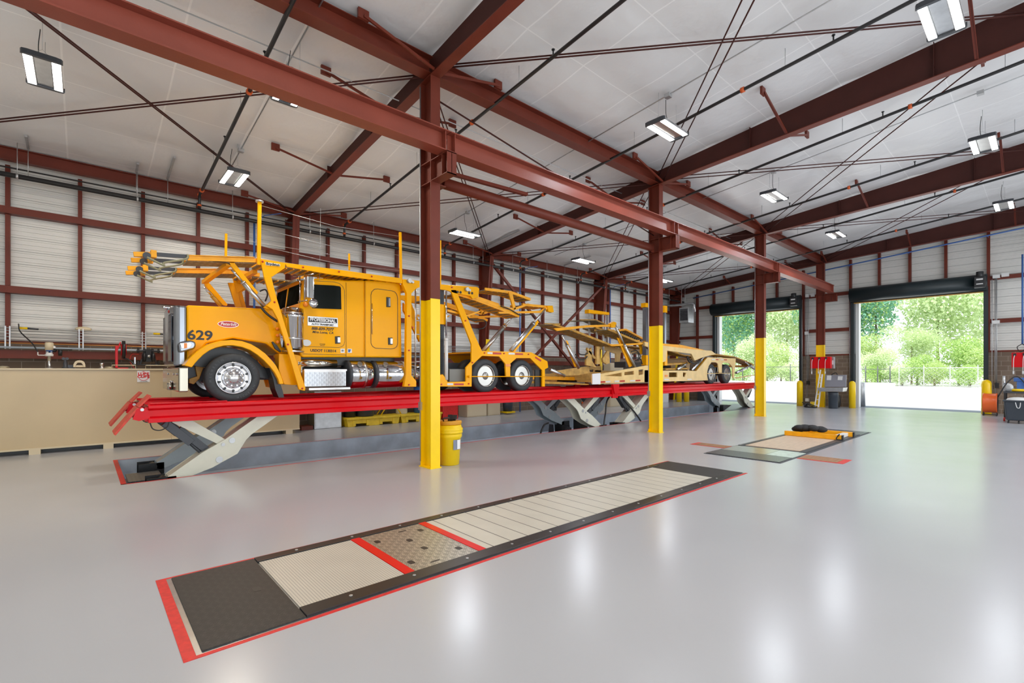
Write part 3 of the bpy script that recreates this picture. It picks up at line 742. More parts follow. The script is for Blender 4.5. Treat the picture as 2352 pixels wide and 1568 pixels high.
# ------------------------------------------------------------------ wheels
TR = .445
def wheel(t, x, y, side=-1, w=.27, front=True, writing=False):
    """side -1: outer face looks toward the camera"""
    d = (0, -side, 0)         # axis from outer face inward
    z = 1.205 + TR; o = (x, y, z)
    m = MB(); m.lathe([(.035, .285), (.012, .30), (.0, .34), (.008, .39), (.03, .425), (.05, .440), (w * .3, TR), (w * .7, TR), (w - .05, .440), (w - .03, .425), (w, .39), (w - .01, .3), (w - .04, .285)], o, d, 56, cap=False)
    for g in (.3, .5, .7): pass
    ty = m.build('tyre', RUBBER, t)
    m = MB()
    if front: prof = [(.05, .285), (.012, .288), (.012, .272), (.03, .262), (.045, .25), (.052, .2), (.04, .17), (.0, .165), (-.012, .15), (-.012, .10), (-.03, .095), (-.05, .06), (-.055, .0)]
    else: prof = [(.05, .285), (.012, .288), (.012, .272), (.03, .262), (.14, .235), (.165, .22), (.17, .12), (.15, .115), (.05, .10), (.03, .085), (.02, .0)]
    m.lathe(prof, o, d, 48)
    dep = .045 if front else .166
    rm = m.build('rim', RIM if front else RIM_SHADED, t)
    m = MB()
    for k in range(10):
        a = 2 * PI * (k + .5) / 10; px_, pz = x + .225 * math.cos(a) * (1 if front else .78), z + .225 * math.sin(a) * (1 if front else .78)
        yy = y + (dep - .003) * (-side); m.cyl((px_, yy + .001 * side, pz), (px_, yy + .006 * side, pz), .021 if front else .03, n=10)
    m.build('hand_hole', BLACK, rm)
    m = MB()
    for k in range(10):
        a = 2 * PI * k / 10; px_, pz = x + .14 * math.cos(a), z + .14 * math.sin(a); yy = y + (-.0 if front else .15) * (-side)
        m.cyl((px_, yy, pz), (px_, yy + .035 * side, pz), .017, .013, n=6)
    m.build('lug_nut', CHROME, rm)
    if writing:
        me = []
        for s_, a0, a1 in (('MICHELIN', 188, 120), ('X LINE', 70, 28), ('MICHELIN', 280, 335)):
            n = len(s_)
            for k, ch in enumerate(s_):
                if ch == ' ': continue
                a = a0 + (a1 - a0) * k / (n - 1); ar = math.radians(a)
                up = 1 if a1 < a0 else -1
                ro = ar - PI / 2 if up == 1 else ar + PI / 2
                tx = text('side_lettering', ch, .052, (0, 0, 0), DKGREY, None, (0, 0, 0), .0012)
                tx.data.transform(Matrix.Translation((x + .365 * math.cos(ar), y - .0035 + .0, z + .365 * math.sin(ar))) @ Matrix.Rotation(-ro, 4, 'Y') @ Matrix.Rotation(PI / 2, 4, 'X'))
                me.append(tx)
        bm = bmesh.new()
        for tx in me: bm.from_mesh(tx.data)
        mesh = bpy.data.meshes.new('side_lettering'); bm.to_mesh(mesh); bm.free(); mesh.materials.append(GREYLET)
        for tx in me: bpy.data.objects.remove(tx)
        o_ = bpy.data.objects.new('side_lettering', mesh); col.objects.link(o_); o_.parent = ty; o_['label'] = 'tyre name moulded on the sidewall'
GREYLET = mat('sidewall_letter_rubber', (.10, .105, .11), .6)

# ------------------------------------------------------------------ the yellow car-hauler tractor
T = thing('car_hauler_truck', 'bright yellow long-nose car hauler truck numbered 629 standing on the red lift', 'truck', (4.5, 11, 1.2))
# hood, cowl and grille
m = MB(); m.xz([(1.363, 2.946), (2.223, 2.98), (2.884, 3.002), (3.28, 3.02), (3.296, 2.131), (2.884, 2.12), (2.664, 2.31), (2.089, 2.388), (1.662, 2.272), (1.458, 1.978), (1.363, 1.858)], 10.2, 11.62)
hood = m.build('hood', YEL, T, .03)
m = MB()   # chrome grille surround: rounded front corners
gz0, gz1 = 1.86, 2.93
def gpl(o=0): return [(1.36, 10.19 - o), (1.26, 10.19 - o), (1.205, 10.215 - o), (1.175, 10.26), (1.15, 10.5), (1.14, 10.9), (1.15, 11.3), (1.19, 11.52), (1.25, 11.6), (1.36, 11.62)]
m.xy(gpl(.0), gz0, gz1); g = m.build('grille_surround', CHROMED, T, .035)
m = MB()
for k in range(17):
    y = 10.34 + k * .066; m.cyl((1.155, y, gz0 + .1), (1.155, y, gz1 - .16), .012, n=8)
m.build('grille_bars', CHROME, T)
m = MB(); m.box(1.146, 1.156, 10.3, 11.44, gz0 + .08, gz1 - .14); m.build('grille_opening', DKGREY, T)
m = MB(); m.sphere((1.17, 10.9, gz1 + .02), .06, 1.6, .5, .6); m.build('hood_ornament', CHROME, T)
m = MB(); m.sphere((1.148, 10.62, gz1 - .08), .05, .3, 1.2, .6); m.build('badge', TREDM, T)
# bumper
m = MB(); m.box(1.2, 1.34, 9.86, 12.02, 1.415, 1.84); b_ = m.build('front_bumper', mat('bumper_steel', (.36, .33, .27), .14, 1), T, .02)
m = MB()
for y, z in ((10.05, 1.72), (10.45, 1.72), (11.2, 1.72), (10.62, 1.58), (10.8, 1.58)): m.cyl((1.185, y, z), (1.202, y, z), .02, n=12)
m.build('bumper_bolt', CHROME, b_)
for y in (10.64, 10.82):
    m = MB(); m.cyl((1.17, y, 1.43), (1.17, y, 1.56), .03, n=12); m.build('tow_pin', STAIN, b_)
# headlight pod
m = MB(); H = [(1.214, 2.235), (1.247, 2.282), (1.392, 2.312), (1.46, 2.291), (1.475, 2.222), (1.451, 2.162), (1.314, 2.112), (1.233, 2.087), (1.219, 2.144)]
m.xz(H, 9.98, 10.2); hl = m.build('headlight', CHROMED, T, .03)
m = MB(); m.xz([(1.232, 2.253), (1.386, 2.276), (1.406, 2.231), (1.381, 2.177), (1.256, 2.156)], 9.965, 9.985); m.build('headlight_lens', ALU, hl, .005)
m = MB(); m.xz([(1.291, 2.255), (1.336, 2.257), (1.336, 2.176), (1.291, 2.163)], 9.955, 9.975); m.build('turn_signal', AMBER, hl)
m = MB(); m.xz([(x - .0, z) for x, z in H], 11.62, 11.85); m.build('headlight', CHROME, T, .03)
# fender arches
OUT = [(1.283, 1.868), (1.345, 1.971), (1.422, 2.065), (1.51, 2.154), (1.609, 2.227), (1.71, 2.278), (1.812, 2.314), (2.001, 2.338), (2.162, 2.324), (2.317, 2.272), (2.441, 2.195), (2.555, 2.105), (2.66, 1.987), (2.743, 1.88), (2.808, 1.752), (2.85, 1.637), (2.88, 1.527)]
INN = [(2.805, 1.519), (2.778, 1.624), (2.719, 1.74), (2.637, 1.854), (2.532, 1.972), (2.418, 2.076), (2.295, 2.162), (2.162, 2.214), (2.012, 2.238), (1.875, 2.228), (1.751, 2.189), (1.649, 2.135), (1.559, 2.059), (1.49, 1.979), (1.432, 1.903), (1.391, 1.836)]
for y0, y1 in ((9.85, 10.25), (11.6, 12.1)):
    m = MB(); n = min(len(OUT), len(INN)); m.xz(OUT + INN, y0, y1); m.build('fender', YEL, T, .012)
m = MB(); m.xz([(x, z - .02) for x, z in INN[1:-1]] , 10.26, 11.6); m.build('wheel_well', BLACK, T)
m = MB(); m.xz([(2.841, 2.114), (3.149, 2.108), (3.239, 2.086), (3.257, 2.067), (3.257, 1.494), (3.092, 1.497), (2.936, 1.513), (2.838, 1.804)], 10.02, 10.3); m.build('cowl_skirt', YEL, T, .008)
m = MB(); m.xz([(2.651, 2.033), (2.746, 1.932), (2.819, 1.739), (2.843, 1.545), (2.891, 1.388), (2.916, 1.258), (2.819, 1.261), (2.758, 1.418), (2.723, 1.611), (2.651, 1.829)], 9.95, 10.3); m.build('mud_flap', BLACK, T)
# chassis bits seen through the wheel opening
m = MB(); m.xz([(1.512, 1.85), (1.636, 2.072), (1.784, 2.051), (1.636, 1.827), (1.574, 1.63), (1.491, 1.534), (1.42, 1.559), (1.42, 1.632), (1.543, 1.68)], 10.35, 10.45); m.xz([(2.364, 2.063), (2.529, 2.067), (2.529, 1.988), (2.364, 1.985)], 10.35, 10.4)
m.cyl((*[[(1.652, 1.9)][0][0]], 10.3, [(1.652, 1.9)][0][1]), ([(1.652, 1.9)][0][0], 10.42, [(1.652, 1.9)][0][1]), .07)
m.build('spring_hanger', YELD, T, .006)
m = MB(); m.box(1.34, 9.9, 10.45, 10.55, 1.6, 1.86).box(1.34, 9.9, 11.4, 11.5, 1.6, 1.86); m.build('chassis_rail', DKGREY, T)
m = MB(); m.cyl((2.02, 10.0, 1.65), (2.02, 12.0, 1.65), .06).box(1.9, 2.14, 10.2, 11.8, 1.5, 1.6); m.build('front_axle', DKGREY, T)
wheel(T, 2.02, 9.80, -1, .28, True, True); wheel(T, 2.02, 12.2, 1, .28)
# cab and sleeper
m = MB(); m.xz([(3.325, 3.638), (3.667, 3.701), (4.19, 3.723), (4.626, 3.779), (4.632, 2.08), (3.294, 2.054), (3.247, 2.098), (3.232, 3.028)], 10.05, 11.9); cab = m.build('cab', YEL, T, .03)
m = MB(); m.xz([(4.606, 3.772), (5.354, 3.842), (5.484, 3.803), (5.511, 2.091), (4.606, 2.079)], 10.01, 11.95); m.build('sleeper', YEL, T, .03)
zt, zb = 3.57, 3.04
m = MB(); m.hexa([(3.235, 10.14, zb), (3.29, 10.14, zb), (3.29, 11.8, zb), (3.235, 11.8, zb), (3.31, 10.16, zt), (3.36, 10.16, zt), (3.36, 11.78, zt), (3.31, 11.78, zt)]); ws = m.build('windshield', mat('windshield_glass', (.012, .014, .013), .6, 0, .5, 3, spec=0.), T, .01)
m = MB(); m.bar((3.25, 10.97, zb), (3.31, 10.97, zt), .04, .04); m.build('windshield_post', YEL, ws)
m = MB(); m.xz([(3.15, zt + .05), (3.4, zt + .1), (3.45, zt + .07), (3.2, zt + .01)], 10.1, 11.85); m.build('sun_visor', CHROME, T, .006)
win = [(3.523, 3.549), (3.706, 3.562), (3.932, 3.577), (4.057, 3.574), (4.079, 3.541), (4.089, 3.09), (3.486, 3.06), (3.486, 3.234)]
m = MB(); m.xz(win, 10.035, 10.06); m.build('side_window', GLASSD, T)
def seam(pts, y, name='door_seam', r=.004, mm=None, par=None):
    m = MB(); m.tube([(x, y, z) for x, z in pts], r, 5); return m.build(name, mm or DKGREY, par or T)
seam([(3.331, 3.615), (3.656, 3.634), (3.934, 3.652), (4.05, 3.636), (4.122, 3.582), (4.164, 3.498), (4.168, 2.411), (4.149, 2.339), (4.104, 2.298), (4.041, 2.278), (3.331, 2.271)], 10.047)
seam([(4.197, 3.671), (4.197, 2.081)], 10.046); seam([(4.606, 3.731), (4.606, 2.09)], 10.008); seam([(3.289, 2.122), (4.193, 2.122)], 10.047)
seam([(4.743, 3.465), (4.762, 3.532), (4.821, 3.594), (4.901, 3.613), (5.237, 3.609), (5.321, 3.594), (5.374, 3.542), (5.395, 3.458), (5.395, 2.412), (5.374, 2.344), (5.31, 2.294), (5.217, 2.282), (4.851, 2.285), (4.782, 2.324), (4.743, 2.387), (4.743, 3.465)], 10.004, r=.006)
seam([(4.768, 3.274), (4.768, 2.591)], 9.998, 'door_hinge', .007, CHROME)
for pts, y in (([(3.953, 2.507), (4.061, 2.518), (4.068, 2.362), (3.961, 2.353)], 10.045), ([(5.154, 2.535), (5.262, 2.54), (5.266, 2.379), (5.159, 2.375)], 10.004), ([(5.113, 3.452), (5.208, 3.454), (5.212, 3.231), (5.113, 3.226)], 10.004)):
    m = MB(); m.xz(pts, y - .012, y + .01); h = m.build('door_handle', BLACK, T, .006)
    (x0, z0), (x1, z1) = pts[0], pts[2]
    m = MB(); m.box(x0 + (x1 - x0) * .45, x1 - .01, y - .022, y - .01, min(z0, z1) + .02, max(z0, z1) - .02); m.build('handle_insert', CHROME, h)
m = MB(); m.box(3.26, 5.42, 10.2, 11.8, 1.9, 2.08); m.build('cab_floor', BLACK, T)
# lettering
def tc(nm, s, size, zy, mm, y, **k): return text(nm, s, size, (zy[0][0], y, zy[0][1]), mm, T, **k)
tc('fleet_number', '629', .235, [(1.563, 2.412)], INK, 10.197, off=.006, xs=1.12)
pl = [(3.392, 2.894), (4.012, 2.902), (4.017, 2.704), (3.392, 2.7)]
m = MB(); m.xz(pl, 10.035, 10.06); sg = m.build('door_sign', ALU, T, .004)
m = MB(); m.xz([(3.41, 2.867), (3.992, 2.875), (3.996, 2.787), (3.41, 2.772)], 10.030, 10.037); m.build('sign_panel', INK, sg)
c = [(3.695, 2.825)]; t_ = text('sign_lettering', 'PROFESSIONAL', .093, (c[0][0], 10.028, c[0][1]), PAPER, sg, off=.0035, xs=.83)
c = [(3.695, 2.736)]; text('sign_lettering', 'AUTO TRANSPORT', .045, (c[0][0], 10.032, c[0][1]), INK, sg, off=.002, xs=1.15)
tc('phone_number', '888-839-7077', .08, [(3.696, 2.647)], INK, 10.047, off=.002, shear=.2)
tc('town_name', 'Mira Loma, CA', .07, [(3.702, 2.576)], INK, 10.047, off=.001, shear=.35)
tc('registration_number', 'USDOT 1130314', .075, [(3.714, 2.196)], INK, 10.047, off=.002)
tc('small_print', 'GVW 80,000', .022, [(3.692, 2.334)], INK, 10.047); tc('small_print', 'UNIT 629', .022, [(3.692, 2.304)], INK, 10.047)
m = MB(); m.xz([(4.075, 2.251), (4.162, 2.254), (4.162, 2.164), (4.075, 2.162)], 10.043, 10.055); q = m.build('number_sticker', PAPER, T)
c = [(4.118, 2.208)]; text('sticker_text', '80', .06, (c[0][0], 10.041, c[0][1]), INK, q, xs=.9)
m = MB(); m.xz([(4.23, 2.256), (4.322, 2.255), (4.322, 2.169), (4.23, 2.166)], 10.043, 10.055); q = m.build('blue_sticker', PAPER, T)
m = MB(); m.xz([(4.239, 2.242), (4.303, 2.244), (4.279, 2.182), (4.239, 2.181)], 10.040, 10.044); m.build('sticker_print', BLUE, q)
c = [(3.374, 2.349)][0]; m = MB(); m.xz([(c[0] + .09 * math.cos(a / 8 * PI), c[1] + .065 * math.sin(a / 8 * PI)) for a in range(16)], 10.043, 10.055); m.build('round_sticker', REFW, T)
c = [(2.008, 2.645)][0]; m = MB(); m.xz([(c[0] + .165 * math.cos(a / 12 * PI), c[1] + .055 * math.sin(a / 12 * PI)) for a in range(24)], 10.185, 10.21); q = m.build('hood_badge', TREDM, T)
text('badge_script', 'Peterbilt', .075, (c[0], 10.183, c[1]), PAPER, q, shear=.3, off=.001)
m = MB(); m.xz([(c[0] + .170 * math.cos(a / 12 * PI), c[1] + .059 * math.sin(a / 12 * PI)) for a in range(24)], 10.190, 10.2); m.build('badge_rim', CHROME, q)
# chrome air cleaner
ac = [(3.098, 3.031), (3.098, 2.199)]; X_ = ac[0][0] + .0; zt_, zb_ = ac[0][1], ac[1][1]
m = MB(); m.lathe([(0, .12), (.02, .19), (.12, .2), (.12, .205), (.2, .205), (.21, .195), (zt_ - zb_ - .05, .195), (zt_ - zb_ - .04, .18), (zt_ - zb_, .16)], (X_, 10.0, zt_), (0, 0, -1), 32)
a_ = m.build('air_cleaner', CHROME, T)
m = MB()
for z in (zt_ - .1, zt_ - .6, zt_ - .85): m.lathe([(0, .2), (.02, .204), (.035, .2)], (X_, 10.0, z), (0, 0, -1), 32)
m.build('clamp_band', ALU, a_)
# marker lamps between strut and cowl
c = [(2.843, 2.603), (2.849, 2.473), (2.849, 2.342)]
for x, z in c:
    m = MB(); m.sphere((x, 10.12, z), .045, .9, .5, .8); m.build('marker_lamp', AMBER, T)
m = MB(); m.xz([(2.861, 2.526), (2.916, 2.463), (2.929, 2.253), (2.904, 2.225), (2.879, 2.33)], 10.04, 10.1); m.build('grab_bracket', CHROME, T, .01)
m = MB(); m.xz([(2.732, 2.335), (2.756, 2.355), (2.835, 2.274), (2.908, 2.165), (2.89, 2.145), (2.798, 2.207)], 10.1, 10.14); m.build('hood_latch', BLACK, T, .006)
# mirrors
def P1(zl, y): return (zl[0][0], y, zl[0][1])
m = MB(); m.tube([P1([(3.283, 3.73)], 9.9), P1([(3.283, 3.165)], 9.9)], .012).tube([P1([(3.211, 3.661)], 9.95), P1([(3.211, 3.13)], 9.95)], .012)
m.tube([P1([(3.196, 3.708)], 10.3), P1([(3.438, 3.718)], 9.8)], .01).tube([P1([(3.211, 3.163)], 10.05), P1([(3.323, 3.185)], 9.85)], .012)
mb = m.build('mirror_bracket', CHROME, T)
m = MB(); m.xz([(3.341, 3.66), (3.432, 3.668), (3.432, 3.227), (3.341, 3.226)], 9.78, 9.88); m.build('mirror', CHROME, mb, .015)
m = MB(); m.xz([(3.298, 3.654), (3.341, 3.66), (3.341, 3.226), (3.298, 3.238)], 9.80, 9.95); m.build('mirror_back', ALU, mb, .015)
c = [(3.416, 3.129)][0]; m = MB(); m.lathe([(0, .02), (.0, .085), (.02, .09), (.06, .06), (.08, .0)], (c[0], 9.76, c[1]), (0, 1, 0), 24); m.build('round_mirror', CHROME, mb)
c = [(3.291, 3.097)][0]; m = MB(); m.sphere((c[0], 9.85, c[1]), .055); m.build('turn_lamp', AMBER, mb)
# tanks, toolbox, step
m = MB(); y = 10.1; r = .1; z = 1.985
m.cyl((3.22, y, 1.93), (4.0, y, 1.93), .085, n=24); m.cyl((3.20, y, 1.93), (3.22, y, 1.93), .09, n=24).cyl((3.26, y, 1.6), (3.26, y, 1.93), .06); m.build('exhaust_pipe', STAIN, T)
m = MB(); m.box(3.27, 4.12, 9.86, 10.4, 1.46, 1.80); tb = m.build('toolbox', ALU, T, .008)
m = MB(); m.box(3.285, 4.105, 9.85, 9.862, 1.47, 1.755); m.build('toolbox_door', DPSIL, tb, uv=True)
m = MB(); m.box(3.26, 4.13, 9.84, 9.875, 1.775, 1.815); m.build('lid_edge', ALU, tb, .004)
m = MB(); m.box(3.33, 4.18, 9.78, 10.05, 1.39, 1.44); m.build('step', ALU, T, .006)
for x0, x1, cp in ((4.22, 4.78, 1), (4.82, 5.95, 1)):
    m = MB(); yc, zc, rr = 10.18, 1.70, .305
    m.lathe([(0, rr - .05), (.03, rr), (x1 - x0 - .03, rr), (x1 - x0, rr - .05)], (x0, yc, zc), (1, 0, 0), 48); tk = m.build('fuel_tank', CHROME, T)
    m = MB(); m.lathe([(-.004, .0), (-.004, rr - .045), (.025, rr + .004), (.06, rr + .004)], (x0, yc, zc), (1, 0, 0), 48); m.build('tank_end', DKGREY, tk)
    m = MB()
    for q_ in ((x1 - x0) * .62,): m.lathe([(q_, rr + .002), (q_, rr + .008), (q_ + .06, rr + .008), (q_ + .06, rr + .002)], (x0, yc, zc), (1, 0, 0), 48)
    m.build('tank_strap', ALU, tk)
    m = MB(); m.cyl((x0 + .22, yc - .24, zc + .20), (x0 + .22, yc - .29, zc + .24), .055, n=20); m.build('filler_cap', STAIN, tk)
# ---- deck structure over the cab
def beamxz(nm, pts, y0, y1, mm=YEL, par=None, bev=.005, holes=()):
    m = MB(); m.xz(pts, y0, y1, holes=holes); return m.build(nm, mm, par or T, bev if not holes else 0)
deckpts = [(2.477, 3.863), (3.823, 3.884), (5.431, 3.893), (5.431, 3.777), (5.347, 3.779), (3.823, 3.76), (3.29, 3.782), (2.938, 3.797), (2.914, 3.845)]
beamxz('deck_side_beam', deckpts, 9.85, 9.90)
beamxz('deck_side_beam', deckpts, 12.05, 12.1)
dt = [(deckpts[0][0], deckpts[0][1] - .05), (deckpts[2][0], deckpts[2][1] - .06)]
for y0, y1 in ((9.90, 10.5), (11.4, 12.05)):
    m = MB(); m.hexa([(dt[0][0], y0, dt[0][1] - .03), (dt[1][0], y0, dt[1][1] - .03), (dt[1][0], y1, dt[1][1] - .03), (dt[0][0], y1, dt[0][1] - .03), (dt[0][0], y0, dt[0][1]), (dt[1][0], y0, dt[1][1]), (dt[1][0], y1, dt[1][1]), (dt[0][0], y1, dt[0][1])])
    m.build('deck_pan', PERF, T, uv=True)
    m = MB()
    for k in range(22):
        f = (k + .5) / 22; x = dt[0][0] + (dt[1][0] - dt[0][0]) * f; z = dt[0][1] + (dt[1][1] - dt[0][1]) * f; m.box(x - .012, x + .012, y0, y1, z - .05, z - .03)
    m.build('deck_rib', YEL2, T)
m = MB()
for f in (.02, .35, .7, .98):
    x = dt[0][0] + (dt[1][0] - dt[0][0]) * f; z = dt[0][1] + (dt[1][1] - dt[0][1]) * f; m.box(x - .04, x + .04, 10.5, 11.4, z - .1, z - .02)
m.build('cross_member', YEL2, T)
g1 = [(2.465, 3.858), (2.908, 3.854), (2.896, 3.762), (2.669, 3.564), (2.525, 3.546)]
beamxz('gusset_plate', g1, 9.83, 9.87); beamxz('gusset_plate', g1, 12.08, 12.12)
st = [(2.518, 3.555), (2.65, 3.562), (2.745, 3.166), (3.006, 2.283), (3.278, 1.44), (3.267, 1.382), (3.151, 1.411), (2.933, 2.203), (2.764, 2.759), (2.669, 2.943), (2.564, 3.002), (2.646, 3.105)]
beamxz('front_strut', st, 9.81, 9.87, bev=.01); beamxz('front_strut', st, 12.08, 12.14)
m = MB()
for zy in [(2.704, 3.084), (2.944, 2.289), (3.212, 1.432), (2.496, 3.822), (3.227, 3.823), (3.947, 3.834), (4.669, 3.832)]: m.sphere((zy[0], 9.81, zy[1]), .02, 1, .6, 1, 8)
m.build('marker_lamps', TREDM, T)
m = MB(); m.xz([(2.55, 3.824), (2.804, 3.824), (2.804, 3.78), (2.555, 3.769)], 9.822, 9.832); dp = m.build('maker_plate', PAPER, T)
c = [(2.678, 3.8)][0]; text('plate_lettering', 'Boydstun', .07, (c[0], 9.818, c[1]), INK, dp, off=.002, xs=.9).data.transform(Matrix.Identity(4))
m = MB(); z0 = [(4.019, 3.741)][0]
# posts with cables
def post(zl, y, w=.05, cap=False):
    (x0, za), (x1, zb2) = zl
    m = MB(); m.bar((x0, y, za), (x1, y, zb2), w, w, up=(1, 0, 0)); o = m.build('guard_post', YEL, T, .004)
    if cap: m = MB(); m.cyl((x0, y, za), (x0, y, za + .03), .07, n=16); m.build('post_cap', GALV, o)
    return x0, y, za
pA = post([(2.461, 4.942), (2.447, 3.763)], 9.88, .06, True); pB = post([(2.206, 4.63), (2.196, 3.84)], 11.4, .045)
pC = post([(5.124, 4.817), (5.131, 4.386)], 12.08, .04); pD = post([(5.39, 4.944), (5.414, 3.805)], 9.88, .05); pE = post([(6.465, 4.955), (6.462, 3.806)], 9.88, .05)
m = MB()
for f in (.95, .55, .25):
    zp = [3.86 + (pA[2] - 3.86) * f, 3.78 + (pD[2] - 3.78) * min(f, .92)]
    m.tube([(pA[0], 9.88, zp[0]), ((pA[0] + pD[0]) / 2, 9.88, (zp[0] + zp[1]) / 2 - .09), (pD[0], 9.88, zp[1])], .005, 5)
for f in (.9, .5): m.tube([(pB[0], pB[1], 3.85 + (pB[2] - 3.85) * f), (pC[0], pC[1], 3.8 + (pC[2] - 3.8) * f)], .004, 5)
m.build('guard_cable', GALV, T)
# front loading ramps over the hood
def front_track(y0, y1):
    a = [(0.604, 3.677), (0.906, 3.722), (1.34, 3.763), (2.331, 3.893)]; zr = [p[1] for p in a]; xr = [p[0] for p in a]
    par = thing_part('loading_ramp')
    for y in (y0, y1 - .04):
        m = MB(); m.bar((xr[2], y + .02, zr[2] - .035), (xr[3] + .12, y + .02, zr[3] - .035), .05, .075); m.bar((xr[2], y + .02, zr[2] + .01), (xr[3] + .05, y + .02, zr[3] + .01), .1, .012)
        m.build('ramp_rail', YEL2, par)
        m = MB(); m.bar((xr[1] - .02, y + .02, zr[1] - .0), (xr[2] + .1, y + .02, zr[2]), .03, .065); m.build('extension_arm', DKGREY, par)
        m = MB(); m.bar((xr[0], y + .02, zr[0]), (xr[1], y + .02, zr[1]), .06, .075).bar((xr[1] - .08, y + .02, zr[1] - .0), (xr[1] + .0, y + .02, zr[1]), .09, .12); m.build('end_rail', YEL2, par, .004)
        m = MB(); m.cyl((xr[0] + .17, y - .035, zr[0] + .0), (xr[0] + .17, y + .0, zr[0] + .0), .055, n=18); m.build('strap_ratchet', DKGREY, par)
        m = MB(); m.tube(smoothp([(xr[0] + .17, y - .03, zr[0] - .03), (xr[0] + .4, y - .03, zr[0] - .13), (xr[1] + .1, y - .03, zr[1] - .13), (xr[1] + .4, y - .03, zr[1] - .02), (xr[2], y - .03, zr[2] + .02)], 6), .018, 5); m.build('strap', STRAP, par)
    m = MB(); m.hexa([(xr[2], y0 + .05, zr[2] - .08), (xr[3] + .1, y0 + .05, zr[3] - .09), (xr[3] + .1, y1 - .05, zr[3] - .09), (xr[2], y1 - .05, zr[2] - .08), (xr[2], y0 + .05, zr[2] - .055), (xr[3] + .1, y0 + .05, zr[3] - .065), (xr[3] + .1, y1 - .05, zr[3] - .065), (xr[2], y1 - .05, zr[2] - .055)])
    m.build('ramp_pan', PERF, par, uv=True)
    m = MB()
    m.box(xr[1] - .08, xr[1] - .02, y0, y1, zr[1] - .05, zr[1] + .05)
    m.build('ramp_crossbar', YEL2, par)
    return xr, zr
STRAP = mat('olive_strap', (.30, .29, .18), .8)
def thing_part(n):
    m = MB(); 
    return T
xr, zr = front_track(9.93, 10.52); front_track(11.35, 11.95)
# tracks between ramp tail and cab deck
for y in (9.95, 10.47, 11.37, 11.9):
    m = MB(); m.bar((xr[3] + .125, y, zr[3] - .035), (xr[3] + .5, y, zr[3] - .045), .05, .08); m.build('ramp_link', YEL2, T)
am = [(1.99, 3.848), (2.04, 3.856), (2.078, 3.747), (2.469, 3.259), (2.429, 3.211), (2.323, 3.302), (1.99, 3.727)]
beamxz('ramp_arm', am, 9.98, 10.05)
am2 = [(1.812, 3.579), (1.893, 3.574), (2.226, 3.161), (2.211, 3.125), (2.141, 3.137), (1.825, 3.502)]
beamxz('ramp_arm', am2, 11.36, 11.43)
b0, b1 = [(1.981, 3.736)][0], [(1.819, 3.572)][0]
m = MB(); m.bar((b0[0], 10.02, b0[1]), (b1[0], 11.42, b1[1]), .09, .07); m.build('cross_tube', YEL2, T, .004)
def ram(nm, p0, p1, r0, r1, f=.4, par=None, mat1=None):
    p0, p1 = Vector(p0), Vector(p1); pm = p0.lerp(p1, f)
    m = MB(); m.cyl(p0, pm, r0, n=12); q = m.build(nm + '_rod', CHROME, par or T)
    m = MB(); m.cyl(pm, p1, r1, n=16); m.cyl(pm.lerp(p1, .02), pm.lerp(p1, .06), r1 * 1.15, n=16); m.build(nm, mat1 or ALU, par or T)
a0, a1 = [(2.007, 3.625)][0], [(2.553, 3.002)][0]; ram('hydraulic_cylinder', (a0[0], 9.93, a0[1]), (a1[0], 9.93, a1[1]), .02, .042, .32)
a0, a1 = [(1.796, 3.462)][0], [(2.094, 3.107)][0]; ram('hydraulic_cylinder', (a0[0], 11.3, a0[1]), (a1[0], 11.3, a1[1]), .018, .038, .45, None, YELD)
fs = [(2.358, 3.71), (2.478, 3.746), (2.539, 3.684), (2.663, 3.699), (2.694, 3.616), (2.539, 3.503), (2.619, 3.2), (2.509, 3.19)]; beamxz('front_strut', [(2.348, 3.702), (2.491, 3.72), (2.608, 3.194), (2.498, 3.184)], 11.93, 12.0)
beamxz('gusset_plate', [(2.462, 3.716), (2.676, 3.69), (2.668, 3.62), (2.515, 3.486)], 11.92, 11.96)
m = MB(); m.tube(smoothp([(a[0], 9.9, a[1]) for a in [(2.485, 2.985), (2.565, 2.889), (2.661, 2.808), (2.786, 2.728)]]), .022, 8); m.tube(smoothp([(a[0], 10.1, a[1]) for a in [(2.521, 3.307), (2.617, 3.348), (2.659, 3.262), (2.617, 3.122)]]), .014, 6); m.tube(smoothp([(a[0], 9.95, a[1]) for a in [(1.397, 3.711), (1.688, 3.736), (1.93, 3.738), (1.992, 3.712)]]), .008, 6)
m.build('hydraulic_hose', GREYHOSE, T)
beamxz('cylinder_bracket', [(2.53, 2.976), (2.653, 3.106), (2.722, 2.949), (2.653, 2.935)], 9.9, 9.94)
m = MB(); m.tube([(3.6, 9.95, 3.62), (3.62, 9.95, 5.1)], .003, 5); m.build('radio_aerial', GALV, T)
# ---- headache rack behind the sleeper
hr = [(5.437, 3.875), (5.888, 3.893), (5.888, 3.75), (5.784, 3.699), (5.658, 3.576), (5.658, 1.676), (5.784, 1.545), (5.784, 1.41), (5.465, 1.417), (5.514, 1.702), (5.537, 3.563), (5.437, 3.748)]
beamxz('rack_column', hr, 9.83, 9.93, bev=.008); beamxz('rack_column', hr, 12.0, 12.1)
q0 = hr[0]; 
for y in (9.93, 12.0): pass
m = MB(); m.box(hr[0][0] + .05, hr[0][0] + .2, 9.93, 12.0, hr[0][1] - .25, hr[0][1] - .1).box(5.55, 5.75, 9.93, 12.0, 1.42, 1.6); m.build('rack_crossbeam', YEL2, T)
dg = [(5.83, 3.445), (6.281, 2.732), (6.329, 2.566), (6.281, 2.508), (5.83, 3.254)]; beamxz('rack_diagonal', dg, 10.5, 10.58)
m = MB(); 
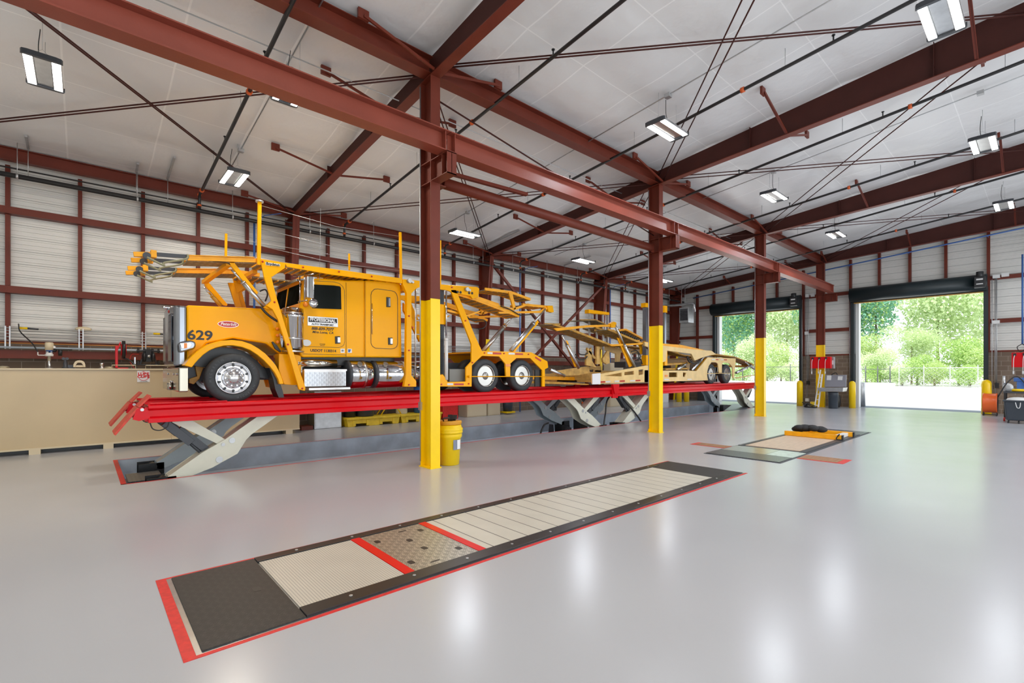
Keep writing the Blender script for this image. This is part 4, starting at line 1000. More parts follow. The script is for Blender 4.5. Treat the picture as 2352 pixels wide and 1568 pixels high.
for px_ in (213,):
    c0, c1 = [(5.79, 3.741)][0], [(5.79, 1.558)][0]
    for dx in (0, .27): m.cyl((c0[0] + dx, 9.88, c0[1]), (c1[0] + dx, 9.88, c1[1]), .018, n=10)
    for k in range(7):
        z = c1[1] + .12 + k * .32; m.cyl((c0[0], 9.88, z), (c0[0] + .27, 9.88, z), .012, n=8)
m.build('ladder', ALU, T)
# ---- rear structure
up = [(5.888, 3.867), (6.474, 3.881), (7.561, 3.946), (7.64, 3.912), (7.604, 3.678), (7.425, 3.625), (7.347, 3.694), (6.867, 3.707), (6.636, 3.756), (5.888, 3.75)]
beamxz('rear_deck_beam', up, 9.83, 9.88); beamxz('rear_deck_beam', up, 12.0, 12.06)
body = [(6.747, 3.777), (6.907, 3.795), (7.507, 2.667), (7.724, 2.301), (9.512, 2.314), (10.17, 2.061), (10.203, 1.881), (10.063, 1.831), (10.063, 1.327), (9.952, 1.329), (9.952, 1.799), (9.468, 2.146), (8.935, 2.136), (8.709, 1.979), (8.709, 1.623), (8.555, 1.624), (8.528, 1.977), (8.311, 2.169), (7.724, 2.171), (7.4, 1.922), (7.389, 1.382), (6.427, 1.402), (6.427, 1.51), (7.214, 1.513), (7.214, 1.865), (7.389, 2.022), (7.389, 2.462)]
beamxz('rear_body_side', body, 9.83, 9.88, bev=.003); beamxz('rear_body_side', body, 12.1, 12.15, bev=.003)
bt = [(7.74, 2.297), (9.531, 2.309), (10.191, 2.055)]
m = MB(); m.xz([(bt[0][0], bt[0][1]), (bt[1][0], bt[1][1]), (bt[2][0], bt[2][1]), (bt[2][0], bt[2][1] - .03), (bt[1][0] - .02, bt[1][1] - .04), (bt[0][0], bt[0][1] - .04)], 9.88, 12.1); m.build('rear_body_top', YEL2, T)
m = MB(); m.box(6.05, 7.0, 9.9, 12.1, 1.4, 1.5).box(6.9, 9.9, 10.6, 11.3, 1.6, 2.0); m.build('rear_frame', DKGREY, T)
for x in (7.86, 9.16):
    wheel(T, x, 9.81, -1, .27, False); wheel(T, x, 12.2, 1, .27, False)
    wheel(T, x, 10.44, -1, .27, False)
    m = MB(); m.cyl((x, 10.0, 1.65), (x, 12.0, 1.65), .07); m.build('axle', DKGREY, T)
sb = [(7.287, 1.639), (10.018, 1.621)]; m = MB(); m.cyl((sb[0][0], 9.77, sb[0][1]), (sb[1][0], 9.77, sb[1][1]), .012, n=8); m.cyl((sb[0][0], 9.75, sb[0][1]), (sb[0][0], 9.85, sb[0][1]), .03, n=10); m.build('side_rail_rod', YEL, T)
m = MB(); m.xz([(9.729, 1.814), (10.104, 1.815), (10.104, 1.325), (9.729, 1.333)], 9.9, 9.93); m.xz([(11.694, 1.824), (12.145, 1.825), (12.145, 1.236), (11.694, 1.246)], 11.9, 11.93); m.build('mud_flap', BLACK, T)
m = MB(); bx_ = [(6.83, 1.827), (7.309, 1.509)]; m.box(bx_[0][0], bx_[1][0], 10.0, 10.4, bx_[1][1], bx_[0][1]); m.build('side_box', mat('box_grey', (.22, .22, .2), .5), T, .01)
def refl(spec, y, par):
    for mm, pts in spec:
        m = MB(); m.xz(pts, y - .006, y); m.build('reflector', mm, par)
refl([(TREDM, [(6.852, 1.471), (7.133, 1.467), (7.133, 1.422), (6.852, 1.427)]), (REFW, [(6.642, 1.48), (6.812, 1.477), (6.812, 1.428), (6.642, 1.431)]), (REFW, [(7.904, 2.276), (8.074, 2.275), (8.074, 2.228), (7.904, 2.23)]), (TREDM, [(8.093, 2.276), (8.383, 2.274), (8.383, 2.224), (8.093, 2.223)]), (REFW, [(8.642, 2.281), (8.866, 2.281), (8.866, 2.232), (8.642, 2.23)]), (TREDM, [(8.895, 2.272), (9.181, 2.274), (9.181, 2.23), (8.895, 2.226)]), (TREDM, [(9.669, 2.197), (9.908, 2.098), (9.886, 2.053), (9.66, 2.152)]), (AMBER, [(8.529, 1.968), (8.715, 1.97), (8.715, 1.903), (8.529, 1.902)])], 9.828, T)
m = MB()
for zy in [(5.586, 3.044), (5.586, 2.252), (5.586, 1.459), (5.681, 2.789), (6.772, 3.84), (7.188, 3.047), (7.803, 2.25), (8.473, 2.255), (9.386, 2.253), (7.405, 1.993), (7.289, 1.456), (6.464, 1.456)]: m.cyl((zy[0], 9.80, zy[1]), (zy[0], 9.83, zy[1]), .018, n=10)
m.build('side_marker', TREDM, T)
# lift mast beside the first column
c0, c1 = [(6.55, 3.812)][0], [(6.55, 1.684)][0]
m = MB(); m.box(c0[0] - .09, c0[0] + .08, 9.95, 10.1, c1[1], c0[1]); ms = m.build('deck_mast', DKGREY, T)
m = MB()
for k in range(30): m.cyl((c0[0] - .02, 9.94, c1[1] + .06 + k * .05), (c0[0] - .02, 9.951, c1[1] + .06 + k * .05), .011, n=8)
m.build('pin_hole', BLACK, ms)
c2 = [(6.517, 3.408), (6.517, 2.92)]; m = MB(); m.box(c0[0] - .11, c0[0] + .09, 9.88, 10.12, c2[1][1], c2[0][1]); m.build('mast_sleeve', YEL, T, .006)
beamxz('mast_foot', [(6.417, 1.677), (6.513, 1.698), (6.642, 1.54), (6.642, 1.403), (6.417, 1.408)], 9.82, 9.95)
c3 = [(6.622, 3.738), (6.622, 1.562)]; ram('hydraulic_cylinder', (c3[0][0], 9.84, c3[0][1]), (c3[1][0], 9.84, c3[1][1]), .022, .045, .53, None, WHITE)
# rear ramps
def tray(path, y0, y1, par, mm=YEL2, pan=PERF, rail=.07, ribs=True):
    for k in range(len(path) - 1):
        (xa, za), (xb, zb_2) = path[k], path[k + 1]
        m = MB()
        for y in (y0, y1): m.bar((xa, y, za), (xb, y, zb_2), .045, rail)
        m.build('tray_rail', mm, par, .003)
        m = MB(); m.hexa([(xa, y0, za - .03), (xb, y0, zb_2 - .03), (xb, y1, zb_2 - .03), (xa, y1, za - .03), (xa, y0, za - .01), (xb, y0, zb_2 - .01), (xb, y1, zb_2 - .01), (xa, y1, za - .01)])
        m.build('tray_pan', pan, par, uv=True)
        if ribs:
            m = MB(); n = max(2, int(math.hypot(xb - xa, zb_2 - za) / .18))
            for j in range(n):
                f = (j + .5) / n; x = xa + (xb - xa) * f; z = za + (zb_2 - za) * f; m.box(x - .012, x + .012, y0 + .03, y1 - .03, z - .045, z - .03)
            m.build('tray_rib', mm, par)
for dy in (0, 1.42):
    tray([(6.929, 3.731), (7.575, 3.642), (9.143, 3.321)], 9.95 + dy, 10.48 + dy, T)
    tray([(7.933, 3.951), (8.85, 3.964), (9.599, 3.842)], 9.97 + dy, 10.48 + dy, T)
    tray([(9.293, 3.666), (10.249, 3.689)], 9.97 + dy, 10.48 + dy, T)
    for nm, p in (('ramp_link', [(7.56, 3.725), (7.761, 3.702), (8.37, 3.569), (8.936, 3.507), (8.894, 3.463), (8.33, 3.506), (7.614, 3.644)]), ('ramp_link', [(8.73, 3.954), (8.861, 3.969), (8.998, 3.519), (8.915, 3.487)]), ('ramp_link', [(8.915, 3.527), (9.469, 3.712), (9.58, 3.697), (8.977, 3.48)]), ('ramp_link', [(8.37, 3.38), (9.94, 3.542), (10.219, 3.674), (10.266, 3.623), (9.986, 3.481), (8.389, 3.33)]), ('ramp_link', [(6.716, 3.306), (7.328, 3.217), (7.761, 3.367), (7.724, 3.321), (7.364, 3.177), (6.716, 3.251)])):
        beamxz(nm, p, 9.92 + dy, 9.96 + dy, YEL2, bev=0)
    c = [(10.165, 3.611), (8.805, 2.334)]; ram('hydraulic_cylinder', (c[0][0], 9.92 + dy * .9, c[0][1]), (c[1][0], 9.92 + dy * .9, c[1][1]), .03, .06, .35)
    c = [(9.887, 3.238), (8.909, 2.321)]; m = MB(); m.bar((c[0][0], 9.96 + dy, c[0][1]), (c[1][0], 9.96 + dy, c[1][1]), .05, .1, up=(1, 0, 0)); m.build('ramp_prop', YEL, T)
c = [(10.232, 3.717), (10.471, 3.739), (10.519, 3.55), (10.447, 3.528), (10.28, 3.547)]; beamxz('ramp_end_casting', c, 9.9, 10.0)
m = MB(); m.tube(smoothp([(a[0], 9.88, a[1]) for a in [(8.406, 3.537), (8.726, 3.475), (9.1, 3.352), (9.313, 3.368), (9.62, 3.393), (9.709, 3.288)]]), .016, 6).tube(smoothp([(a[0], 9.9, a[1]) for a in [(7.236, 3.193), (7.448, 3.095), (7.811, 3.121), (7.923, 3.041), (7.848, 2.919), (7.664, 2.865)]]), .014, 6); m.build('hydraulic_hose', GREYHOSE, T)
for p in ('150,492', '668,568'):
    m = MB(); c = {'150,492': [(5.571, 3.843)], '668,568': [(7.205, 3.835)]}[p][0]
    m.cyl((c[0], 9.74, c[1]), (c[0], 9.83, c[1]), .05, n=14).cyl((c[0] + .1, 9.78, c[1] - .01), (c[0] + .1, 9.83, c[1] - .01), .03, n=10); m.build('winch', GALV, T)
m = MB()
for zy in [(6.953, 3.75), (7.041, 3.749), (7.307, 3.761), (7.402, 3.766)]: m.cyl((zy[0], 9.82, zy[1]), (zy[0], 9.832, zy[1]), .032, n=14)
m.build('lightening_hole', BLACK, T)

# ------------------------------------------------------------------ the trailer on the far lift
U = thing('car_hauler_trailer', 'pale yellow low car hauler trailer with tilted loading decks on the far red lift', 'trailer', (17, 11, 1.2))
def ub(nm, pts, y0, y1, mm=CREAM, bev=.004, holes=()): return beamxz(nm, pts, y0, y1, mm, U, bev, holes)
sf = [(12.67, 1.687), (15.378, 1.987), (15.635, 1.989), (15.635, 1.373), (12.239, 1.365), (12.239, 1.681)]
sfh = [[(14, 1.744), (14.568, 1.791), (14.581, 1.657), (14.006, 1.636)], [(14.865, 1.823), (15.169, 1.852), (15.169, 1.662), (14.872, 1.631)], [(12.847, 1.62), (13.851, 1.733), (13.851, 1.598), (13.773, 1.599)]]
ub('side_frame', sf, 9.83, 9.87, holes=sfh); ub('side_frame', sf, 12.1, 12.14, holes=sfh)
m = MB(); m.xz([(12.231, 1.688), (12.645, 1.716), (12.645, 1.351), (12.231, 1.351)], 9.81, 9.83); m.build('blank_panel', PAPER, U)
sf2 = [(15.244, 1.818), (16.428, 1.797), (18.215, 1.809), (19.116, 1.787), (20.109, 2.383), (22.883, 2.383), (22.716, 1.469), (22.55, 1.464), (22.526, 1.978), (22.184, 2.148), (21.63, 2.184), (21.46, 2.111), (21.437, 1.708), (21.17, 1.709), (21.057, 2.107), (20.87, 2.174), (20.431, 2.168), (20.18, 1.997), (20.109, 1.385), (18.215, 1.382), (16.428, 1.382), (15.244, 1.365)]
h2 = [[(16.932, 1.731), (17.544, 1.73), (17.544, 1.545), (16.932, 1.55)], [(17.998, 1.73), (18.265, 1.714), (18.153, 1.553), (17.998, 1.554)]]
ub('side_frame', sf2, 9.83, 9.87, holes=h2); ub('side_frame', sf2, 12.1, 12.14, holes=h2)
tp = [(20.15, 2.367), (22.929, 2.377)]; m = MB(); m.box(tp[0][0], tp[1][0], 9.87, 12.1, tp[1][1] - .03, tp[0][1]); m.build('wheel_cover_top', CREAM, U)
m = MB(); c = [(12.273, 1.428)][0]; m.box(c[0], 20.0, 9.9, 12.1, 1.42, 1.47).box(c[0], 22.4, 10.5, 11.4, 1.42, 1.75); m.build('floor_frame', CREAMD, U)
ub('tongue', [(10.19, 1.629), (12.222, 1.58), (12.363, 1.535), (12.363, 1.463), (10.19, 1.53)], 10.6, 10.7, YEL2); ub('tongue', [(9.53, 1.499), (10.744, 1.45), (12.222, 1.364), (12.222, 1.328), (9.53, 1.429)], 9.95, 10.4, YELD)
for x in (20.45, 21.95):
    wheel(U, x, 9.81, -1, .27, False); wheel(U, x, 12.2, 1, .27, False)
    m = MB(); m.cyl((x, 9.95, 1.65), (x, 12.0, 1.65), .07); m.build('axle', DKGREY, U)
c = [(19.896, 1.678), (22.513, 1.688)]; m = MB(); m.cyl((c[0][0], 9.77, c[0][1]), (c[1][0], 9.77, c[1][1]), .012, n=8); m.build('side_rail_rod', CREAM, U)
bm_ = [(15.321, 2.845), (16.734, 2.752), (18.689, 2.693), (19.825, 2.678), (20.498, 2.681), (20.961, 2.529), (20.14, 2.442), (19.482, 2.322), (19.027, 2.216), (18.753, 2.495), (16.847, 2.575), (16.774, 2.167), (16.539, 2.119), (16.511, 2.506), (15.321, 2.702)]
ub('upper_boom', bm_, 9.86, 9.94); ub('upper_boom', bm_, 12.0, 12.08)
ub('boom_pad', [(15.321, 2.859), (16.734, 2.842), (17.997, 2.844), (19.825, 2.702), (19.825, 2.662), (18.689, 2.693), (16.762, 2.753), (15.321, 2.816)], 9.9, 10.5, YEL2); 
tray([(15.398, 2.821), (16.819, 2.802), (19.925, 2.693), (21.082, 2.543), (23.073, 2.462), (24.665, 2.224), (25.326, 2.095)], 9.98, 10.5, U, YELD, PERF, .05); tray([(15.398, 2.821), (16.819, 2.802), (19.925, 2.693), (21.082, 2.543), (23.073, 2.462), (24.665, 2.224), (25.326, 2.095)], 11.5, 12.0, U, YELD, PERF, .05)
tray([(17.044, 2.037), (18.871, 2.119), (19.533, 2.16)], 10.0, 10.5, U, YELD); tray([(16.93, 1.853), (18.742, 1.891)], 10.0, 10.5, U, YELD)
for p, mm in (([(20.069, 2.45), (18.851, 1.81)], ALU), ([(18.495, 2.107), (17.692, 1.839)], ALU), ([(24.945, 2.072), (23.14, 1.705)], ALU), ([(24.116, 2.243), (26.271, 1.617)], GALV)):
    ram('hydraulic_cylinder', (p[0][0], 9.93, p[0][1]), (p[1][0], 9.93, p[1][1]), .03, .06, .3, U, mm)
ub('ramp_prop', [(20.226, 2.37), (19.875, 2.163), (19.262, 1.81), (19.532, 1.811), (20.369, 2.339)], 9.96, 10.0, YEL)
ub('tail_frame', [(23.157, 1.483), (25.23, 1.603), (25.326, 1.564), (23.243, 1.434)], 9.95, 10.0); m = MB(); c = [(25.134, 2.093)][0]; m.box(c[0] - .1, c[0] + .05, 9.95, 12.0, c[1] - .1, c[1] + .0); m.build('tail_bar', YELD, U)
m = MB(); m.tube(smoothp([(a[0], 9.9, a[1]) for a in [(18.434, 2.382), (18.625, 2.178), (19.014, 2.118), (19.414, 2.189), (19.687, 2.326)]]), .03, 8).tube(smoothp([(a[0], 9.9, a[1]) for a in [(18.497, 2.4), (18.883, 2.149), (19.414, 2.156)]]), .02, 8)
for q_ in ([(11.757, 2.673), (11.784, 2.355), (12.059, 2.308), (12.227, 2.367)], [(11.623, 2.316), (11.784, 2.16), (12.059, 2.165), (12.198, 2.258)], [(14.652, 2.469), (14.999, 2.519), (15.248, 2.322), (15.07, 2.197)], [(14.72, 2.391), (15.07, 2.44), (15.141, 2.198), (14.929, 2.154)], [(14.515, 1.989), (14.652, 2.23), (15.212, 2.24), (15.356, 2.037)]): m.tube(smoothp([(a[0], 10.0, a[1]) for a in q_]), .02, 6)
m.build('hydraulic_hose', GREYHOSE, U)
# tilted front decks of the trailer
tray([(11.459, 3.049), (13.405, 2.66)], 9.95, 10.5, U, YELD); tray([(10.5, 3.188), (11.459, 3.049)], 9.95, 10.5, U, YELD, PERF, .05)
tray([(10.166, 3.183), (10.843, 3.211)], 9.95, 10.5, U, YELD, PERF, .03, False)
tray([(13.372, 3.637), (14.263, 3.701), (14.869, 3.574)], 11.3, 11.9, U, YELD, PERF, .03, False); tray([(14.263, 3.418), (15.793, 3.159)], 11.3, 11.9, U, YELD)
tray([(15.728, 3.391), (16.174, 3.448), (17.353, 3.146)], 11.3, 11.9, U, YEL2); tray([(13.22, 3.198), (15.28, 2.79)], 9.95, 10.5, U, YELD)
m = MB()
for k in range(11):
    f = k / 10; c0_, c1_ = [(15.861, 3.353)][0], [(17.241, 3.076)][0]; m.cyl((c0_[0] + (c1_[0] - c0_[0]) * f, 11.26, c0_[1] + (c1_[1] - c0_[1]) * f - .03), (c0_[0] + (c1_[0] - c0_[0]) * f, 11.3, c0_[1] + (c1_[1] - c0_[1]) * f - .03), .04, n=10)
m.build('lightening_hole', BLACK, U)
ub('upper_rail', [(10.516, 3.061), (12.073, 3.254), (13.49, 3.375), (13.49, 3.299), (12.073, 3.182), (10.662, 2.989)], 9.9, 9.94, YEL2)
ub('upper_rail', [(13.242, 2.683), (15.234, 2.807), (15.255, 2.759), (13.365, 2.62)], 9.9, 9.94, YEL2)
ub('crown_casting', [(13.264, 3.385), (13.431, 3.461), (13.575, 3.444), (13.601, 3.331), (13.462, 3.258), (13.289, 3.263)], 9.86, 9.98, YEL)
c = [(13.538, 3.365), (14.745, 1.903)]; ram('hydraulic_cylinder', (c[0][0], 9.9, c[0][1]), (c[1][0], 9.9, c[1][1]), .045, .055, .45, U, ALU)
ub('ramp_prop', [(13.766, 2.94), (13.921, 2.928), (14.676, 1.97), (14.505, 1.917)], 9.96, 10.0, YEL2)
c = [(10.883, 2.891), (11.698, 1.876)]; ram('hydraulic_cylinder', (c[0][0], 9.93, c[0][1]), (c[1][0], 9.93, c[1][1]), .03, .05, .3, U, ALU)
ub('ramp_prop', [(11.045, 2.745), (11.198, 2.718), (11.715, 1.922), (11.565, 1.911)], 9.96, 10.0, YEL2)
ub('curved_strut', [(15.263, 2.944), (15.48, 2.933), (15.686, 2.712), (15.686, 2.419), (15.575, 2.417), (15.553, 2.666)], 10.2, 10.25, YEL)
# twin masts with a yellow head beam
hb = [(14.183, 4.105), (15.448, 4.096), (15.448, 3.995), (14.183, 3.963)]; ub('mast_head_beam', hb, 11.55, 11.75, YEL)
m = MB()
for p in ([(14.327, 3.974), (14.347, 2.762)], [(14.77, 3.976), (14.805, 2.007)], [(15.165, 3.986), (15.2, 2.011)], [(15.484, 4.099), (15.499, 2.892)]):
    m.bar((p[0][0], 11.65, p[0][1]), (p[1][0], 11.65, p[1][1]), .06, .06, up=(1, 0, 0))
m.build('mast_post', ALU, U)
for p, q_ in (([(15.672, 4.163), (15.687, 2.375)], [(15.539, 4.317), (15.851, 4.158)]), ([(16.959, 4.06), (16.975, 2.797)], [(16.846, 4.333), (17.057, 4.068)])):
    m = MB(); m.box(p[0][0] - .06, p[0][0] + .06, 10.0, 10.15, p[1][1], p[0][1]); m.build('deck_mast', CHROMED, U)
    m = MB(); m.box(q_[0][0], q_[1][0], 9.97, 10.18, q_[1][1], q_[0][1]); m.build('mast_cap', YEL, U, .01)
    m = MB(); m.box(p[0][0] - .1, p[0][0] + .1, 9.97, 10.18, 2.0, p[1][1]); m.build('mast_sleeve', YEL, U, .006)
for p in ([(12.215, 2.33), (12.483, 2.556), (12.512, 2.118), (12.745, 1.9), (12.215, 1.969)], [(13.073, 2.201), (13.348, 2.471), (13.448, 2.436), (13.473, 2.056), (13.287, 2.016), (13.103, 2.089)], [(12.283, 2.549), (12.745, 2.195), (12.599, 2.193), (12.255, 2.476)], [(12.745, 2.601), (12.911, 2.607), (12.935, 2.013), (12.745, 2.011)]):
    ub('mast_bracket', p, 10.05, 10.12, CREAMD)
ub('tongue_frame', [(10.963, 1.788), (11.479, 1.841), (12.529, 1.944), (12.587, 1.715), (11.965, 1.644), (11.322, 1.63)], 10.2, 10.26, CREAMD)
c = [(10.446, 1.827), (11.1, 1.629)]; m = MB(); m.cyl((c[0][0], 10.0, c[0][1]), (c[1][0], 10.0, c[1][1]), .05); m.build('hydraulic_cylinder', ALU, U)
m = MB(); c = [(14.742, 2.124), (15.817, 1.911)]; m.box(c[0][0], c[1][0], 10.3, 10.8, c[1][1], c[0][1]); m.build('valve_box', DKGREY, U, .01)
c = [(12.009, 1.782), (12.26, 1.686)]; m = MB(); m.box(c[0][0], c[1][0], 10.25, 10.4, c[1][1], c[0][1]); m.build('yellow_tank', YPLAS, U, .03)
for xs_, yy in (((640, 700), 9.828), ((800, 845), 9.828), ((940, 980), 9.828)): pass
refl([(TREDM, [(12.633, 1.443), (12.91, 1.45), (12.91, 1.398), (12.633, 1.395)]), (REFW, [(12.94, 1.45), (13.195, 1.454), (13.195, 1.401), (12.94, 1.398)]), (REFW, [(13.429, 1.458), (13.682, 1.463), (13.682, 1.409), (13.429, 1.405)]), (TREDM, [(13.733, 1.462), (14.017, 1.466), (14.017, 1.412), (13.733, 1.409)]), (REFW, [(14.335, 1.462), (14.641, 1.467), (14.641, 1.415), (14.335, 1.416)]), (TREDM, [(14.675, 1.466), (14.968, 1.471), (14.968, 1.419), (14.675, 1.415)]),
      (REFW, [(20.461, 2.311), (20.754, 2.316), (20.754, 2.268), (20.461, 2.264)]), (TREDM, [(20.865, 2.318), (21.089, 2.315), (21.089, 2.27), (20.865, 2.27)]), (REFW, [(21.317, 2.319), (21.586, 2.324), (21.586, 2.281), (21.317, 2.277)]), (TREDM, [(21.648, 2.318), (21.939, 2.322), (21.939, 2.276), (21.648, 2.272)]), (AMBER, [(16.616, 1.636), (16.83, 1.635), (16.83, 1.563), (16.616, 1.565)]), (REFW, [(16.588, 1.487), (16.926, 1.484), (16.926, 1.436), (16.588, 1.44)]), (REFW, [(18.335, 1.47), (18.685, 1.466), (18.685, 1.421), (18.335, 1.426)])], 9.828, U)
# ------------------------------------------------------------------ flush lift in the foreground floor
t = thing('floor_lift', 'closed flush floor lift with black rails and aluminium planks, nearest in the foreground', 'floor lift', (4.5, 4.25, 0), 'closed floor lifts')
def slab(nm, x0, x1, y0, y1, z1, mm, par=None, z0=.001, uv=None, bev=0):
    m = MB(); m.box(x0, x1, y0, y1, z0, z1); return m.build(nm, mm, par or t, bev, uv=uv)
slab('base_frame', .52, 8.58, 3.525, 4.985, .004, ALU)
tpk = slab('tread_plate', .555, 1.185, 3.545, 4.965, .014, DPBLK, uv=True)
slab('side_rail', 1.19, 7.98, 3.54, 3.70, .022, BLACK, bev=.003); slab('side_rail', 1.19, 7.98, 4.84, 4.965, .022, BLACK, bev=.003)
slab('ribbed_panel', 1.2, 2.065, 3.71, 4.83, .016, RIBALU)
slab('red_bar', 2.07, 2.165, 3.70, 4.84, .019, RED); slab('red_bar', 2.875, 2.965, 3.70, 4.84, .019, RED)
dpk = slab('tread_plate', 2.17, 2.87, 3.71, 4.83, .016, DPALU, uv=True)
slab('plank_cover', 2.97, 7.74, 3.71, 4.83, .016, PLANKA)
endp = slab('tread_plate', 7.75, 8.52, 3.545, 4.965, .014, DPBLK, uv=True)
def slots(par, z, l):
    m = MB()
    for x, y, a, b in l:
        n = 10; pts = [(x + a * (abs(math.cos(2 * PI * i / 20)) ** .35) * (1 if math.cos(2 * PI * i / 20) > 0 else -1), y + b * (abs(math.sin(2 * PI * i / 20)) ** .6) * (1 if math.sin(2 * PI * i / 20) > 0 else -1)) for i in range(20)]
        m.xy(pts, z, z + .0015)
    m.build('slot', INK, par)
slots(tpk, .014, [(1.04, 4.25, .03, .045)])
slots(dpk, .016, [(2.25, 4.60, .028, .04), (2.52, 4.42, .028, .04), (2.77, 4.62, .028, .04), (2.52, 4.13, .028, .04), (2.77, 3.9, .028, .04), (2.24, 3.9, .028, .04), (2.6, 4.72, .05, .012), (2.42, 3.78, .05, .012)])
slots(endp, .014, [(8.0, 4.25, .03, .045)])
m = MB()
for k in range(12):
    x = 1.55 + .56 * k
    for y in (3.62, 4.90): m.cyl((x, y, .022), (x, y, .027), .014, n=10)
m.build('rail_bolt', GALV, t)
# ------------------------------------------------------------------ second flush lift
t = thing('floor_lift', 'second closed floor lift farther back with a plywood cover and dark frame', 'floor lift', (13.5, 4.2, 0), 'closed floor lifts')
slab('base_frame', 9.98, 17.0, 3.44, 4.97, .008, DKGREY)
slab('tread_plate', 10.02, 10.72, 3.48, 4.93, .016, DPGRY, uv=True)
slab('pale_cover', 10.73, 11.55, 4.0, 4.93, .016, ALU); slab('pale_cover', 10.73, 11.55, 3.48, 3.99, .017, mat('worn_pale_plate', (.62, .72, .66), .35, .3, .15, 14))
slab('wooden_cover', 11.75, 15.7, 3.66, 4.82, .018, TANWOOD)
slab('side_rail', 11.6, 16.0, 3.5, 3.63, .022, DKGREY); slab('side_rail', 11.6, 16.0, 4.84, 4.93, .022, DKGREY)
slab('tread_plate', 16.0, 16.95, 3.48, 4.93, .016, DPGRY, uv=True)
m = MB(); m.box(10.98, 11.42, 4.99, 5.82, .0005, .004); m.box(10.8, 11.42, 2.62, 3.42, .0005, .004); m.build('painted_line', REDL, fl)
m = MB(); m.box(11.02, 11.4, 5.0, 5.72, .003, .007).box(10.86, 11.4, 2.74, 3.41, .003, .007); m.build('floor_filler', WOODR, fl)
# yellow frame and black bag lying on it
t = thing('tube_stand', 'yellow square-tube frame with black end caps lying on the second floor lift', 'frame', (14.9, 4.2, .02))
for x, y0, y1 in ((14.4, 3.52, 4.85), (15.35, 3.5, 4.75)):
    m = MB(); m.box(x - .05, x + .05, y0, y1, .022, .14); q = m.build('tube', YEL2, t, .004)
    m = MB(); m.box(x - .052, x + .052, y0 - .03, y0, .02, .142); m.build('end_cap', BLACK, q)
m = MB(); m.box(14.45, 15.3, 3.6, 3.72, .03, .12); m.build('tube', WHITE, t); m = MB(); m.box(14.45, 15.3, 4.55, 4.67, .03, .13); m.build('tube', YEL2, t)
m = MB(); m.tube(smoothp([(14.35, 3.6, .13), (14.3, 3.55, .17), (14.3, 3.62, .05), (14.34, 3.5, .03)]), .012, 6); m.build('chain', BLACK, t)
m = MB(); rr = random.Random(3)
for k in range(9): m.sphere((14.75 + rr.uniform(-.2, .25), 4.05 + .07 * k, .18 + rr.uniform(0, .07)), .1 + rr.uniform(0, .03), 1.5, 1.3, .7, 10)
o = m.build('tool_bag', mat('black_fabric', (.012, .012, .014), .7, bump=.5, bscale=9), None); tag(o, 'crumpled black bag lying on the yellow frame', 'bag')
# ------------------------------------------------------------------ yellow overpack drum by the first column
t = thing('salvage_drum', 'yellow plastic drum with ribbed lid standing right of the nearest column', 'drum', (5.2, 7.62, 0))
m = MB(); m.lathe([(0, .17), (.01, .185), (.50, .215), (.52, .235), (.56, .24), (.58, .235), (.60, .24), (.60, .25), (.63, .255), (.64, .245), (.66, .255), (.69, .255), (.70, .235), (.75, .225), (.76, .21)], (5.2, 7.62, 0), n=40); m.build('body', YPLAS, t)
m = MB(); pr = []
for k in range(7):
    a0 = math.radians(-175 + k * 10)
m2 = MB(); pts = [(5.2 + .222 * math.cos(math.radians(a)), 7.62 + .222 * math.sin(math.radians(a))) for a in range(-105, -60, 5)]
for k in range(len(pts) - 1): m2._f([m2.bm.verts.new((*pts[k], .30)), m2.bm.verts.new((*pts[k + 1], .30)), m2.bm.verts.new((*pts[k + 1], .485)), m2.bm.verts.new((*pts[k], .485))])
lb = m2.build('drum_label', mat('grey_label', (.22, .25, .33), .5), t)
m2 = MB(); pts = [(5.2 + .226 * math.cos(math.radians(a)), 7.62 + .226 * math.sin(math.radians(a))) for a in range(-84, -56, 4)]
for k in range(len(pts) - 1): m2._f([m2.bm.verts.new((*pts[k], .31)), m2.bm.verts.new((*pts[k + 1], .31)), m2.bm.verts.new((*pts[k + 1], .48)), m2.bm.verts.new((*pts[k], .48))])
m2.build('white_form', PAPER, lb)
t = tag(MB().lathe([(.76, .10), (.765, .22), (.78, .235), (.79, .22), (.80, .24), (.815, .225), (.825, .235), (.835, .16), (.83, .08)], (5.2, 7.62, 0), n=36).build('coiled_cord', mat('orange_yellow_cord', (.75, .34, .02), .5)), 'coil of orange extension cord on top of the yellow drum', 'cord')
m = MB(); m.bar((5.15, 7.52, .84), (5.22, 7.62, .92), .09, .06).bar((5.24, 7.55, .84), (5.34, 7.63, .91), .08, .05).tube(smoothp([(5.02, 7.55, .84), (4.98, 7.5, .89), (5.08, 7.47, .90), (5.12, 7.52, .84)]), .014, 6)
tag(m.build('work_lamp', BLACK), 'black hand lamp and cable end lying in the coil on the yellow drum', 'lamp')
